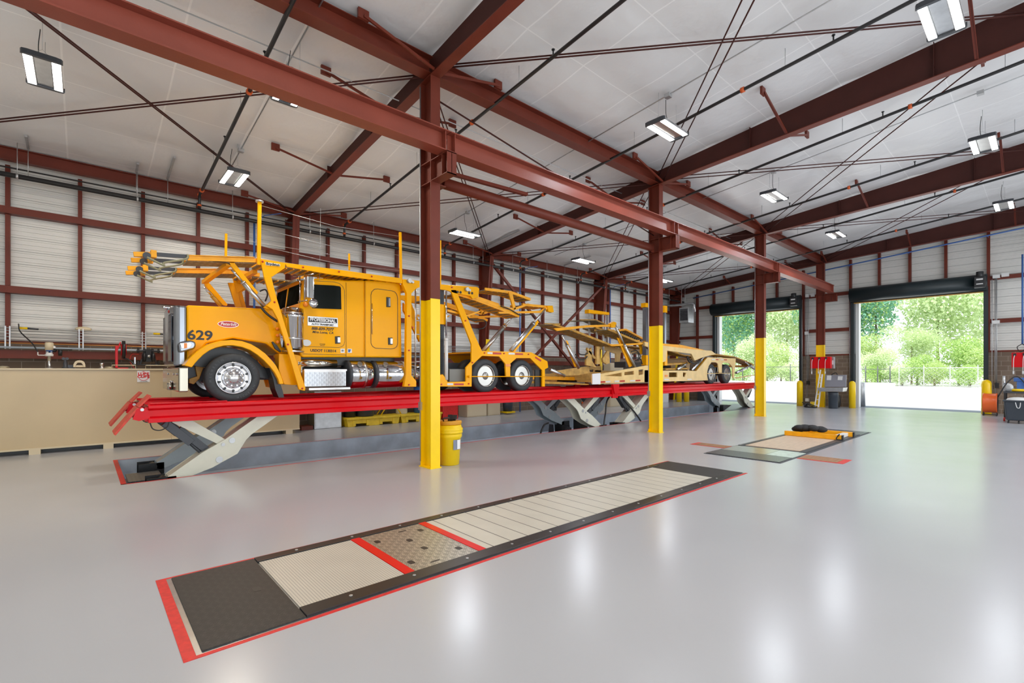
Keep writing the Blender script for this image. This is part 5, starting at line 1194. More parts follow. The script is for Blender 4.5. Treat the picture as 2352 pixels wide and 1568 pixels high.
# ------------------------------------------------------------------ oil tank on the left
t = thing('oil_tank', 'long cream rectangular oil tank along the left wall behind the truck', 'tank', (0, 14.9, 0))
for (x0, x1) in ((-4.2, 1.60), (1.603, 4.64)):
    m = MB(); m.box(x0, x1, 14.4, 15.5, .12, 1.80); sh = m.build('shell', TANK, t)
    m = MB(); m.box(x0 - .0, x1 + .0, 14.37, 15.53, 1.80, 1.835).box(x0, x1, 14.37, 14.4, .10, .135); m.build('rim', TANKL, t, .004)
m = MB()
for x in (-3.8, -.78, .42, 2.9, 4.35): m.box(x - .09, x + .09, 14.36, 15.4, .0, .11)
m.build('skid_foot', TANKL, t)
m = MB(); m.box(-4.1, 4.5, 14.7, 15.4, 0, .1); m.build('tank_underframe', BLACK, t)
for (a, b) in (([(0.942, 1.786), (1.181, 1.786)], [(0.942, 1.517), (1.181, 1.514)]), ([(1.454, 1.786), (1.681, 1.787)], [(1.454, 1.51), (1.681, 1.507)])):
    m = MB(); m.box(a[0][0], a[1][0], 14.388, 14.399, b[0][1], a[0][1]); s_ = m.build('tank_sticker', PAPER, t)
    cx_ = (a[0][0] + a[1][0]) / 2; cz_ = (a[0][1] + b[0][1]) / 2
    text('sticker_text', 'LUBE', .085, (cx_, 14.386, cz_ + .055), REDL, s_, off=.004, xs=1.1); text('sticker_text', 'CUBE', .085, (cx_, 14.386, cz_ - .01), REDL, s_, off=.004, xs=1.1)
    m = MB(); m.tube([(x, 14.387, z) for x, z in arc(cx_, cz_ - .01, .10, -150, 10, 16, .085)], .006, 5); m.xz([(cx_ - .04, cz_ + .095), (cx_, cz_ + .125), (cx_ + .04, cz_ + .09), (cx_ + .0, cz_ + .107)], 14.386, 14.389)
    m.build('sticker_swoosh', REDL, s_)
    text('small_print', '1-877-516-5088', .022, (cx_, 14.387, cz_ - .118), INK, s_)
TK = t
def NP(s, Y=14.8): return [(a, Y, b) for a, b in s]
zt = 1.835
# pump with cream cartridge
x = [(-0.575, 2.167)][0][0]
t = thing('oil_pump', 'air-operated oil pump with cream cylinder on top of the left tank', 'pump', (x, 14.8, zt))
m = MB(); m.lathe([(0, .12), (.02, .12), (.03, .05), (.5, .05), (.5, .07)], (x, 14.8, zt), n=20); m.build('pump_tube', ALU, t)
m = MB(); m.lathe([(0, .12), (.08, .13), (.09, .1), (.2, .1)], (x, 14.8, zt + .48), n=20); m.build('pump_base', WHITE, t)
m = MB(); m.lathe([(0, .1), (.11, .1)], (x, 14.8, zt + .62), n=20); m.build('blue_band', BLUE, t)
m = MB(); m.lathe([(0, .125), (.28, .13), (.31, .1), (.32, .0)], (x, 14.8, zt + .72), n=24); m.build('air_cylinder', TANKL, t)
m = MB(); m.bar((x - .32, 14.8, zt + .52), (x - .1, 14.8, zt + .52), .03, .03).bar((x - .32, 14.8, zt + .52), (x - .32, 14.8, zt + .64), .03, .03); m.build('outlet', WHITE, t)
m = MB(); m.tube(smoothp([(x - .32, 14.8, zt + .64), (x - .5, 15.0, zt + 1.0), (x - .85, 15.5, zt + 1.45), (x - .95, 16.2, zt + 1.8)]), .022, 8); m.build('hose', GREYHOSE, t)
x = [(-0.398, 2.261)][0][0]
t = thing('air_regulator', 'black air regulator with round gauge beside the oil pump', 'regulator', (x, 14.85, 2.2))
m = MB(); m.sphere((x - .1, 14.85, 2.24), .045).cyl((x, 14.85, 2.12), (x, 14.85, 2.26), .035, n=14).cyl((x - .22, 14.85, 2.26), (x + .2, 14.85, 2.26), .012); m.build('body', BLACK, t)
m = MB(); m.cyl((x - .1, 14.78, 2.31), (x - .1, 14.84, 2.31), .028, n=16); m.build('gauge', PAPER, t)
x = [(-0.313, 1.963)][0][0]
m = MB(); m.lathe([(0, .06), (.03, .06), (.04, .035), (.12, .04), (.17, .025), (.19, .03), (.2, .03)], (x, 14.8, zt), n=16); m.box(x + .04, x + .16, 14.77, 14.83, zt, zt + .08); m.cyl((x - .03, 14.78, zt + .22), (x - .03, 14.82, zt + .22), .03).cyl((x + .03, 14.78, zt + .22), (x + .03, 14.82, zt + .22), .03)
tag(m.build('valve_fitting', DKGREY), 'dark valve fitting on the tank top left of the cream arched handle', 'valve')
p = [(-0.181, 1.866), (-0.175, 1.927), (-0.149, 1.989), (-0.103, 2.012), (-0.045, 2.013), (0.001, 1.991), (0.025, 1.929), (0.03, 1.867), (-0.012, 1.867), (-0.017, 1.92), (-0.038, 1.955), (-0.09, 1.963), (-0.123, 1.945), (-0.136, 1.892), (-0.103, 1.893)]; 
m = MB(); m.xz([(-0.181, 1.861), (-0.175, 1.927), (-0.149, 1.989), (-0.103, 2.015), (-0.045, 2.016), (0.001, 1.991), (0.025, 1.929), (0.03, 1.862), (-0.012, 1.862), (-0.017, 1.911), (-0.038, 1.95), (-0.051, 1.963), (-0.097, 1.963), (-0.116, 1.949), (-0.132, 1.91), (-0.136, 1.861)], 14.5, 14.65)
m.xz([(-0.142, 1.861), (-0.009, 1.862), (-0.009, 1.908), (-0.142, 1.906)], 14.52, 14.63)
m.build('arched_hatch', TANKL, TK, .01)
x = [(0.314, 1.934)][0][0]; m = MB(); m.lathe([(0, .05), (.02, .05), (.03, .03), (.08, .03), (.09, .04), (.13, .04)], (x, 14.8, zt), n=14); m.build('top_fitting', ALU, TK)
for xx, la in ((([(0.461, 1.899)][0][0]), 'brass-coloured round cap on the tank top below the red reel'), (([(-1.292, 1.893)][0][0]), 'grey round cap on the tank top at the left edge')):
    m = MB(); m.lathe([(0, .11), (.03, .11), (.05, .07), (.055, 0)], (xx, 14.8, zt), n=20); m.build('filler_cap', mat('cap_metal', (.45, .40, .28), .4, .7), TK)
c = [(0.709, 2.291)][0]; x = c[0]
t = thing('hose_reel', 'red hose reel with black hose standing on the tank top', 'hose reel', (x, 14.75, zt))
m = MB(); m.lathe([(0, .24), (.02, .25), (.02, .12), (.14, .12), (.14, .25), (.16, .24)], (x - .08, 14.75, zt + .75), (1, 0, 0), 32); m.build('spool', RED, t)
m = MB(); m.lathe([(0, .15), (0, .36), (.1, .36), (.1, .15)], (x - .05, 14.75, zt + .75), (1, 0, 0), 36); m.build('hose', GREYHOSE, t)
m = MB(); m.box(x - .26, x - .18, 14.6, 14.9, zt, zt + .9).box(x - .26, x + .14, 14.6, 14.9, zt, zt + .04).bar((x - .24, 14.65, zt + .6), (x - .1, 14.65, zt + 1.05), .05, .04); m.build('reel_frame', RED, t, .006)
m = MB(); m.tube(smoothp([(x, 14.6, zt + .4), (x + .15, 14.5, zt + .35), (x + .35, 14.4, zt + .1), (x + .42, 14.34, zt - .15), (x + .35, 14.36, zt - .05)]), .03, 8); m.build('hose_end', GREYHOSE, t)
for xx, la in ((x - .12, 'left cream tube frame standing on the tank top below the reel'), (x + .5, 'right cream tube frame under the black diaphragm pump')):
    m = MB(); m.tube([(xx - .1, 14.5, zt), (xx - .1, 14.5, zt + .08), (xx + .33, 14.5, zt + .08), (xx + .33, 14.5, zt)], .01, 6); m.build('tube_frame', TANKL, TK)
c = [(1.193, 2.213)][0]; x = c[0]
t = thing('diaphragm_pump', 'black diaphragm pump standing on the tank top beside the truck grille', 'pump', (x, 14.85, zt))
m = MB()
for s_ in (-1, 1):
    m.lathe([(0, .15), (.05, .22), (.10, .22), (.16, .1)], (x + s_ * .08, 14.85, zt + .52), (s_, 0, 0), 20)
    m.bar((x + s_ * .3, 14.85, zt + .17), (x + s_ * .22, 14.85, zt + .45), .07, .07); m.bar((x + s_ * .36, 14.85, zt + .17), (x + s_ * .36, 14.85, zt + .32), .12, .06)
m.box(x - .42, x + .42, 14.8, 14.9, zt + .75, zt + .82).box(x - .42, x + .42, 14.8, 14.9, zt + .15, zt + .2).box(x - .1, x + .1, 14.75, 14.95, zt + .3, zt + .86)
for s_ in (-.36, -.15, .15, .36): m.cyl((x + s_, 14.85, zt + .7), (x + s_, 14.85, zt + .9), .045, n=10)
m.build('body', BLACK, t, .01)
m = MB(); m.cyl((x - .05, 14.7, zt + .55), (x + .05, 14.7, zt + .55), .06); m.box(x - .5, x - .45, 14.8, 14.9, zt + .2, zt + .5); m.build('fitting', ALU, t)
m = MB(); m.tube(smoothp([(x - .35, 14.7, zt + .62), (x - .6, 14.6, zt + .6), (x - .65, 14.6, zt + .3), (x - .5, 14.5, zt - .0)]), .014, 6); m.build('red_hose', TREDM, t)
for o in list(col.objects):
    if o.parent is None and o.name.split('.')[0] in ('oil_pump', 'hose_reel', 'diaphragm_pump'): o.scale = (.6, .6, .6) if o.name.startswith('hose') else (.56, .56, .56)
# wall pipework over the tank
pw = thing('wall_pipes', 'bundle of thin steel and copper pipes along the left wall above the tank', 'pipes', (1, 15.65, 2.5))
for k, (z, mm, r) in enumerate(((2.75, GALV, .011), (2.69, GALV, .011), (2.62, GALV, .011), (2.55, GALV, .013), (2.47, GALV, .011), (2.41, COPPER, .015), (2.31, mat('grey_air_pipe', (.45, .52, .60), .35, .5), .03))):
    m = MB(); m.cyl((-6, 15.6, z), (12.2, 15.6, z), r, n=8); m.build('pipe', mm, pw)
m = MB()
for x in (-1.28, -.05, 1.16, 3.62, 6.05):
    for d in (-.035, .035): m.box(x + d - .012, x + d + .012, 15.58, 15.63, 2.28, 2.79)
m.build('strut_bracket', GALV, pw)
for x, la in ((-1.1, 'left'), (1.35, 'right')):
    m = MB(); m.cyl((x, 15.54, 2.75), (x + .14, 15.54, 2.75), .025); q = m.build('ball_valve', YPLAS, pw); m = MB(); m.cyl((x + .14, 15.54, 2.75), (x + .32, 15.54, 2.74), .02); m.build('valve_body', DKGREY, q)
m = MB(); m.tube(smoothp([(1.67, 15.54, 2.74), (1.72, 15.5, 2.6), (1.82, 15.4, 2.5), (1.98, 15.3, 2.36)]), .02, 8); m.build('hose', GREYHOSE, pw)
x = -.01; m = MB(); m.sphere((x, 15.72, 2.80), .115, 1.35, .55, .52, 20); tag(m.build('wall_lamp', TANKL), 'white oval light fitting on a stud of the left wall above the tank', 'wall lamp')
for x in (3.72, 14.3, 20.8):
    m = MB(); m.cyl((x, 15.5, 2.4 if x < 5 else 0), (x, 15.5, 6.1), .03, n=10); m.tube([(x, 15.5, 6.1), (x + .2, 15.2, 6.3), (x + .6, 15.0, 6.4)], .012, 6)
    tag(m.build('vertical_pipe', BLUEP), 'blue vertical air pipe on the left wall, ' + {3.72: 'left of the tall truck post', 14.3: 'behind the rear deck of the truck', 20.8: 'behind the pale trailer mast'}[x], 'pipe')
# ------------------------------------------------------------------ things standing along the left wall
def cab(nm, la, ca, x0, x1, y0, y1, h, mm, trim=True, feet=0.):
    t = thing(nm, la, ca, ((x0 + x1) / 2, (y0 + y1) / 2, 0))
    m = MB(); m.box(x0, x1, y0, y1, feet, h); m.build('body', mm, t, .012)
    m = MB(); m.box(x0 + .03, x1 - .03, y0 - .012, y0, feet + .04, h - .04); dd = m.build('door', mm, t, .004)
    m = MB(); m.box(x1 - .08, x1 - .06, y0 - .03, y0 - .012, h * .5, h * .62); m.build('handle', ALU, dd)
    return t
a = [(5.321, 15.374), (5.853, 15.195)]
cab('metal_cabinet', 'grey steel cabinet on the floor under the red runway, right of the cream tank', 'cabinet', 5.25, 6.1, 14.95, 15.55, 1.15, GALV)
m = MB(); m.box(4.85, 5.2, 14.9, 15.3, .0, .12); tag(m.build('steel_channel', STEEL, None, .01), 'short red-brown steel block on the floor left of the grey cabinet', 'steel block')
for i, (x0, x1, la) in enumerate(((6.2, 8.05, 'left'), (8.1, 9.75, 'right'))):
    t = thing('spill_pallet', 'yellow plastic spill pallet, %s one of the two under the lift' % la, 'spill pallet', ((x0 + x1) / 2, 15.1, 0), 'yellow spill pallets')
    y0, y1, h = 14.75, 15.45, .30
    m = MB(); n = 4; w = (x1 - x0)
    prof = [(x0, .22), (x0 + .04, 0), (x0 + w * .14, 0), (x0 + w * .16, .09), (x0 + w * .38, .09), (x0 + w * .40, 0), (x0 + w * .60, 0), (x0 + w * .62, .09), (x0 + w * .84, .09), (x0 + w * .86, 0), (x1 - .04, 0), (x1, .22)]
    m.xz(prof, y0 + .03, y1 - .03)
    m.box(x0 - .02, x1 + .02, y0, y1, .22, .29)
    m.build('tray', PALLET, t, .012)
    m = MB()
    for k in range(4): m.box(x0 + w * (.1 + .25 * k), x0 + w * (.1 + .25 * k) + .1, y0 + .01, y0 + .04, .02, .2)
    m.build('side_rib', PALLET, t, .006)
def drum(nm, la, x, y, r, h, z0, mm, lid=None, lm=None):
    t = thing(nm, la, 'drum', (x, y, z0))
    m = MB(); m.lathe([(0, r * .92), (.02, r), (h * .33, r), (h * .34, r * 1.03), (h * .36, r), (h * .66, r), (h * .67, r * 1.03), (h * .69, r), (h - .01, r)], (x, y, z0), n=32); m.build('body', mm, t)
    m = MB(); m.lathe([(-.03, r * 1.04), (.015, r * 1.05), (.02, r * .9), (.015, 0)], (x, y, z0 + h), n=32); m.build('lid', lm or mm, t)
    return t
drum('oil_drum', 'dark grey drum on the left yellow spill pallet', 6.95, 15.12, .29, .75, .29, GREYPL)
drum('oil_drum', 'blue drum with a wide lid on the right yellow spill pallet', 9.15, 15.12, .32, .98, .29, BLUE)
drum('oil_drum', 'white and blue container on the yellow spill pallet left of the blue drum', 8.35, 15.2, .2, .55, .29, REFW, None, BLUE)
drum('oil_drum', 'black tub on the left end of the yellow spill pallets', 6.45, 15.15, .2, .5, .29, BLACK)
m = MB(); m.tube([(7.42, 14.9, .31), (7.62, 14.9, .58), (7.98, 14.9, .58), (8.16, 14.9, .31)], .022, 8).tube([(7.42, 15.2, .31), (7.62, 15.2, .58), (7.98, 15.2, .58)], .022, 8)
tag(m.build('drum_cradle', YPLAS), 'bent yellow tube drum cradle on the spill pallet', 'cradle')
m = MB(); rr = random.Random(5)
for k in range(7): 
    x = 6.0 + .4 * k; m.tube(smoothp([(x, 15.0, 1.30), (x + .2, 14.95, 1.42), (x + .35, 15.05, 1.34), (x + .5, 15.0, 1.44)]), .02, 6)
m.box(5.7, 8.6, 14.95, 15.45, 1.22, 1.28)
tag(m.build('hose_shelf', BLACK), 'black hoses heaped on a shelf seen between toolbox and runway', 'hoses')
t = thing('red_parts_bin', 'red steel bin on the floor just left of the nearest column', 'bin', (10.0, 15.0, 0))
m = MB(); m.box(9.82, 10.5, 14.8, 15.3, .0, .95); m.build('body', REDL, t, .02); m = MB(); m.box(9.80, 10.52, 14.78, 15.32, .95, 1.0); m.build('lid', REDL, t, .01)
cab('beige_cabinet', 'beige cabinet on the floor right of the yellow drum, left of a pair', 'cabinet', 11.0, 11.95, 14.9, 15.5, 1.2, TANKL)
cab('beige_cabinet', 'narrow beige cabinet, right of the pair beyond the yellow drum', 'cabinet', 12.05, 12.7, 14.95, 15.5, 1.25, TANKL)
t = thing('mop_cart', 'black bin on a yellow wheeled base behind the lift', 'bin', (13.1, 15.0, 0)); m = MB(); m.lathe([(.12, .19), (.6, .23)], (13.15, 15.0, 0), n=20); m.build('bin', GREYPL, t); m = MB(); m.box(12.92, 13.4, 14.8, 15.25, .05, .12); m.build('base', YPLAS, t, .01)
t = thing('floor_jack', 'low black floor jack on the floor under the red lift', 'jack', (15.0, 14.6, 0)); m = MB(); m.box(14.7, 15.5, 14.4, 14.7, .05, .3); m.build('body', BLACK, t, .03); m = MB(); m.cyl((14.65, 14.35, .1), (14.65, 14.75, .1), .1); m.build('wheel', BLACK, t)
x = 17.3; m = MB(); m.lathe([(0, .14), (.36, .17), (.37, .16)], (x, 14.3, 0), n=20); tag(m.build('bucket', FANOR), 'orange bucket on the floor behind the middle scissor legs', 'bucket')
m = MB(); m.tube([(16.3, 14.2, .08), (16.8, 14.2, .3), (17.1, 14.3, .08)], .03, 6).cyl((16.3, 14.15, .1), (16.3, 14.3, .1), .1).box(16.4, 16.9, 14.1, 14.4, .08, .14); tag(m.build('creeper', ALU), 'silver wheeled creeper left of the orange bucket', 'creeper')
for i, (x0, x1, y, h, mm, la) in enumerate(((19.3, 20.2, 15.0, .5, TANKL, 'low beige box behind the lift under the joined runways'), (19.6, 20.7, 14.6, 2.2, TANKL, 'tall beige control cabinet behind the trailer masts'), (24.2, 25.1, 14.6, .75, WHITE, 'white box beyond the second column under the far runway'))):
    cab('storage_box' if h < 1 else 'control_cabinet', la, 'box' if h < 1 else 'cabinet', x0, x1, y, y + .4, h, mm, feet=0 if h < 1 else 0)
for x, y, la in ((25.9, 14.4, 'left'), (26.4, 14.2, 'right')):
    m = MB(); m.lathe([(0, .15), (1.0, .15), (1.08, .12), (1.14, .05), (1.15, 0)], (x, y, 0), n=24); tag(m.build('bollard', YCOL), 'yellow bollard under the far end of the red lift, %s of two' % la, 'bollard', 'bollards at the far corner')
m = MB(); m.box(27.9, 28.4, 12.9 + .7, 14.3, 0, .95); m.box(28.0, 28.3, 13.7, 14.2, .95, 1.0)
tag(m.build('work_bench', DKGREY, None, .01), 'dark bench with grey front in the far left corner under the lift', 'bench')

# ------------------------------------------------------------------ roll-up doors
for n_, (y0, y1, zt_), la in ((1, D1, ''), (2, D2, '')):
    t = bpy.data.objects.new('door_%d' % n_, None); col.objects.link(t); t.location = (XE - .2, (y0 + y1) / 2, 0); struct(t)
    m = MB(); m.cyl((XE - .42, y0 - .12, zt_ + .26), (XE - .42, y1 + .12, zt_ + .26), .34, n=36); m.build('drum_hood', DOORBLK, t)
    m = MB(); m.box(XE - .30, XE - .1, y0, y1, zt_ - .12, zt_ + .1); m.build('rolled_curtain', DOORBLK, t)
    m = MB(); m.box(XE - .32, XE - .24, y0, y1, zt_ - .15, zt_ - .11); m.build('bottom_bar', YELD, t)
    for y in (y0 - .07, y1 + .07):
        m = MB(); m.box(XE - .28, XE + .3, y - .07, y + .07, 0, zt_ + .1); m.build('guide_rail', DOORBLK, t)
        m = MB(); m.box(XE - .46, XE - .28, y - .03, y + .03, zt_ + .0, zt_ + .5); m.build('drum_bracket', BLACK, t)
    m = MB(); y = y0 + .12; m.box(XE - .95, XE - .72, y - .22, y + .12, zt_ + .0, zt_ + .45); m.cyl((XE - .85, y - .05, zt_ + .45), (XE - .85, y - .05, zt_ + .66), .12); mo = m.build('door_motor', BLACK, t, .015)
    m = MB(); m.box(XE - .97, XE - .95, y - .15, y + .05, zt_ + .3, zt_ + .36).box(XE - .97, XE - .95, y - .15, y + .05, zt_ + .12, zt_ + .16); m.build('motor_label', REFW, mo)
    m = MB(); m.cyl((XE - .7, y0 - .28, 1.0), (XE - .7, y0 - .28, zt_ + .3), .012, n=6); m.build('hoist_chain', GALV, t)
    m = MB(); m.box(XE + .0, XE + .34, y1 - .14, y1 - .0, 0, zt_); m.build('reveal', WHITE, t)
# conduits, pipes and boxes on the end wall
t = thing('wall_conduit', 'grey conduits and boxes on the end wall right of the right open door', 'conduit', (28.3, 1.3, 3))
p = [(1.472, 5.719), (1.472, 0.656)]; q = [(1.515, 5.702), (1.515, 0.515)]
m = MB(); m.cyl((28.35, p[0][0], p[0][1]), (28.35, p[1][0], 1.1), .018).cyl((28.35, q[0][0], q[0][1]), (28.35, q[0][0], .3), .014); m.build('tube', GALV, t)
m = MB()
for a in [(1.476, 5.713), (1.218, 5.744), (1.486, 3.821)]: m.box(28.25, 28.38, a[0] - .11, a[0] + .11, a[1] - .07, a[1] + .07)
m.build('junction_box', WHITE, t)
m = MB(); a = [(1.46, 1.189)][0]; m.box(28.22, 28.36, a[0] - .06, a[0] + .06, a[1] - .11, a[1] + .11); m.build('door_switch', BLACK, t)
t = thing('wall_conduit', 'grey conduits and boxes on the end wall between the left door and the column', 'conduit', (28.3, 8.5, 3))
m = MB()
for s_ in ('400,380 400,1330', '412,380 412,1170', '386,740 386,1100'):
    pass
for a, z0 in (([(8.481, 5.762)][0], .45), ([(8.418, 5.755)][0], 1.35), ([(8.543, 5.77)][0], 2.4)): m.cyl((28.35, a[0], z0), (28.35, a[0], a[1]), .014)
m.build('tube', GALV, t)
m = MB()
for a in [(8.466, 5.738), (8.219, 5.743), (8.492, 3.777), (8.466, 0.281)]: m.box(28.25, 28.38, a[0] - .08, a[0] + .08, a[1] - .08, a[1] + .08)
m.build('junction_box', WHITE, t)
m = MB(); a = [(8.424, 1.184)][0]; m.box(28.22, 28.36, a[0] - .06, a[0] + .06, a[1] - .1, a[1] + .1); m.build('door_switch', BLACK, t)
m = MB(); a = [(6.604, 5.678), (6.604, 1.325)]; m.cyl((28.35, a[0][0], a[0][1]), (28.35, a[0][0], .9), .014); tag(m.build('wall_conduit', GALV), 'single thin conduit on the end wall just left of the right open door', 'conduit')
for i, s_ in enumerate((('590,80 590,560'), ('615,60 615,560'), ('635,100 635,560'))):
    pass
a, b = [(7.734, 6.873)][0], [(4.278, 7.176)][0]; sl = (b[1] - a[1]) / (b[0] - a[0])
m = MB(); m.cyl((27.95, 14.6, a[1] + (14.6 - a[0]) * sl), (27.95, -4, a[1] + (-4 - a[0]) * sl), .03, n=8)
for y in (13.55, 10.0, 6.6, 4.3, 1.72, -1): m.cyl((27.95, y, a[1] + (y - a[0]) * sl), (28.412, y, a[1] + (y - a[0]) * sl), .012, n=6)
tag(m.build('air_pipe', BLUEP), 'long blue compressed-air pipe along the end wall above the doors', 'pipe')
for s_, la, zb_3 in (([(7.699, 6.777)], 'left of the column between the doors', 2.75), ([(0.717, 5.807)], 'at the right edge above the red reel cabinet', 2.85)):
    a = s_[0]; m = MB(); m.cyl((27.7, a[0], zb_3), (27.7, a[0], 6.4), .028, n=8)
    o = m.build('air_drop_pipe', BLUEP); tag(o, 'blue vertical air drop pipe ' + la, 'pipe')
    m = MB(); m.tube(smoothp([(27.65, a[0] + .02, zb_3), (27.6, a[0] + .14, zb_3 - .12), (27.6, a[0] + .05, zb_3 - .3), (27.6, a[0] - .12, zb_3 - .12), (27.65, a[0], zb_3)]), .016, 6); q = m.build('hose_loop', GREYHOSE, o)
# red hose reel cabinets
def reelcab(x, y0, y1, z0, z1, la, n=3):
    t = thing('reel_cabinet', la, 'hose reel cabinet', (x, (y0 + y1) / 2, z0), 'red hose reel cabinets')
    m = MB(); m.box(x, x + .22, y0, y1, z0, z1); m.build('housing', RED, t, .01)
    for k in range(n):
        y = y0 + (y1 - y0) * (k + .5) / n + .04
        m = MB(); m.box(x - .05, x, y - .045, y + .045, z1 - .13, z1 - .03); q = m.build('hose_outlet', BLACK, t, .01)
        m = MB(); m.tube(smoothp([(x - .04, y, z1 - .1), (x - .06, y + .03, (z0 + z1) / 2), (x - .05, y + .035, z0 - .15)]), .012, 6); m.cyl((x - .05, y + .035, z0 - .28), (x - .05, y + .035, z0 - .15), .025); m.build('hose', REFW, q)
a = [(7.947, 2.49), (7.081, 1.92)]; reelcab(27.05, a[1][0], a[0][0], a[1][1], a[0][1], 'red hose reel cabinet with three hoses on the column between the doors')
a = [(1.005, 2.513), (0.236, 1.936)]; reelcab(27.4, a[1][0] , a[0][0], a[1][1], a[0][1], 'red hose reel cabinet at the right edge of the end wall')
a = [(7.184, 2.482), (7.051, 1.915)]; m = MB(); m.box(27.5, 27.7, a[1][0], a[0][0], a[1][1], a[0][1]); o = m.build('electrical_box', GALV, None, .01); tag(o, 'grey electrical panel right of the red reel cabinet between the doors', 'panel')
b = [(7.158, 2.321), (7.091, 2.111)]; m = MB(); m.box(27.48, 27.5, b[1][0], b[0][0], b[1][1], b[0][1]); m.build('warning_sticker', PAPER, o)
# bollards by the doors
for x, s_, la in ((27.45, [(8.551, 0.013)], 'right of the left open door'), (27.75, [(6.362, 0.018)], 'left of the right open door')):
    a = s_[0]
    m = MB(); m.lathe([(0, .14), (1.16, .14), (1.24, .12), (1.29, .07), (1.31, 0)], (x, a[0], 0), n=28); tag(m.build('bollard', YCOL), 'round-topped yellow bollard ' + la, 'bollard', 'bollards beside the doors')
a = [(1.75, 0.057)][0]; m = MB(); m.lathe([(0, .16), (1.26, .16), (1.36, .13), (1.41, .07), (1.43, 0)], (28.0, a[0], 0), n=28); tag(m.build('bollard', YCOL), 'round-topped yellow bollard behind the orange fan', 'bollard', 'bollards beside the doors')
a = [(6.305, 0.009)][0]; m = MB(); m.lathe([(0, .14), (1.2, .14), (1.22, .12), (1.22, 0)], (29.3, a[0], 0), n=24); tag(m.build('bollard', GALV), 'grey steel post just outside the right open door', 'bollard')
# parts washer
t = thing('parts_washer', 'grey parts washer with raised lid on a dark barrel between the doors', 'parts washer', (26.9, 6.9, 0))
X_ = 26.9
a = [(7.346, 1.597), (6.461, 1.601), (6.421, 1.034), (7.314, 1.013), (7.474, 0.984), (6.405, 1.011), (6.437, 0.821), (7.399, 0.803)]
m = MB(); m.hexa([(X_ + .05, a[3][0], a[3][1]), (X_ + .05, a[2][0], a[2][1]), (X_ + .10, a[2][0], a[2][1]), (X_ + .10, a[3][0], a[3][1]), (X_ + .25, a[0][0], a[0][1]), (X_ + .25, a[1][0], a[1][1]), (X_ + .3, a[1][0], a[1][1]), (X_ + .3, a[0][0], a[0][1])]); ld = m.build('lid', mat('washer_grey', (.27, .27, .31), .4, .3), t, .01)
for b in ([(7.247, 1.573), (7.063, 1.349)], [(6.79, 1.54), (6.601, 1.355)]):
    m = MB(); zm = (b[0][1] - a[3][1]) / (a[0][1] - a[3][1]); m.hexa([(X_ + .03 + .2 * .55, b[0][0], b[1][1]), (X_ + .03 + .2 * .55, b[1][0], b[1][1]), (X_ + .05 + .2 * .55, b[1][0], b[1][1]), (X_ + .05 + .2 * .55, b[0][0], b[1][1]), (X_ + .02 + .2 * .95, b[0][0], b[0][1]), (X_ + .02 + .2 * .95, b[1][0], b[0][1]), (X_ + .04 + .2 * .95, b[1][0], b[0][1]), (X_ + .04 + .2 * .95, b[0][0], b[0][1])]); m.build('lid_notice', REFW, ld)
m = MB(); m.hexa([(X_ - .45, a[7][0], a[7][1]), (X_ - .45, a[6][0], a[6][1]), (X_ + .2, a[6][0], a[6][1]), (X_ + .2, a[7][0], a[7][1]), (X_ - .5, a[4][0], a[4][1]), (X_ - .5, a[5][0], a[5][1]), (X_ + .25, a[5][0], a[5][1]), (X_ + .25, a[4][0], a[4][1])]); m.build('basin', GALV, t, .01)
b = [(7.167, 0.786), (6.652, 0.802), (6.907, 0.049)]; yc = (b[0][0] + b[1][0]) / 2; r = (b[0][0] - b[1][0]) / 2 * .82
m = MB(); m.lathe([(0, r * .88), (.03, r * .92), (b[0][1] * .68, r * .98), (b[0][1] * .7, r * 1.04), (b[0][1] * .95, r * 1.06), (b[0][1], r)], (X_ - .12, yc, 0), n=32); m.build('barrel', GREYPL, t)
m = MB(); m.tube(smoothp([(X_, yc + .1, a[0][1]), (X_, yc, a[0][1] + .08), (X_, yc - .1, a[0][1] + .1), (X_, yc - .15, a[0][1])]), .02, 6); m.build('spout', BLACK, t)
a = [(6.836, 0.288)][0]; m = MB(); m.lathe([(0, .0), (0, .3), (.12, .3), (.12, 0)], (27.5, a[0], .32), (0, 1, 0), 28); tag(m.build('spare_wheel', BLACK), 'black wheel leaning behind the parts washer barrel', 'wheel')
# ladder
t = thing('ladder', 'white step ladder leaning at the yellow column base between the doors', 'ladder', (26.7, 7.8, 0))
L_ = [(7.635, 0.2), (7.449, 1.852)]; Rr = [(7.475, 0.123), (7.379, 1.634)]
m = MB(); m.bar((26.6, L_[0][0], .03), (26.85, L_[1][0], L_[1][1]), .05, .03, up=(1, 0, 0)).bar((26.6, Rr[0][0], .03), (26.85, Rr[1][0], Rr[1][1]), .06, .03, up=(1, 0, 0)); m.build('stile', WHITE, t)
m = MB()
for k in range(6):
    f = .06 + k * .165; y0 = L_[0][0] + (L_[1][0] - L_[0][0]) * f; y1 = Rr[0][0] + (Rr[1][0] - Rr[0][0]) * f; z = .03 + (Rr[1][1]) * f; m.bar((26.6 + .25 * f, y0, z), (26.6 + .25 * f, y1, z), .05, .03)
m.build('rung', WHITE, t)
a = [(7.787, 0.297)][0]; m = MB(); m.lathe([(0, .12), (.26, .14), (.27, .12)], (26.95, a[0], .0), n=18); tag(m.build('pail', YPLAS), 'small yellow pail behind the foot of the white ladder', 'pail')
a = [(7.854, 0.115)][0]; m = MB(); m.tube(smoothp([(26.5, a[0] + .3, .25), (26.55, a[0], .12), (26.5, a[0] - .2, .05)]), .02, 6).tube(smoothp([(26.45, a[0] + .2, .05), (26.5, a[0] + .05, .2), (26.55, a[0] - .25, .08)]), .025, 6).cyl((26.5, a[0] + .15, .08), (26.6, a[0] + .15, .08), .08).box(26.4, 26.7, a[0] - .3, a[0] + .1, .0, .05)
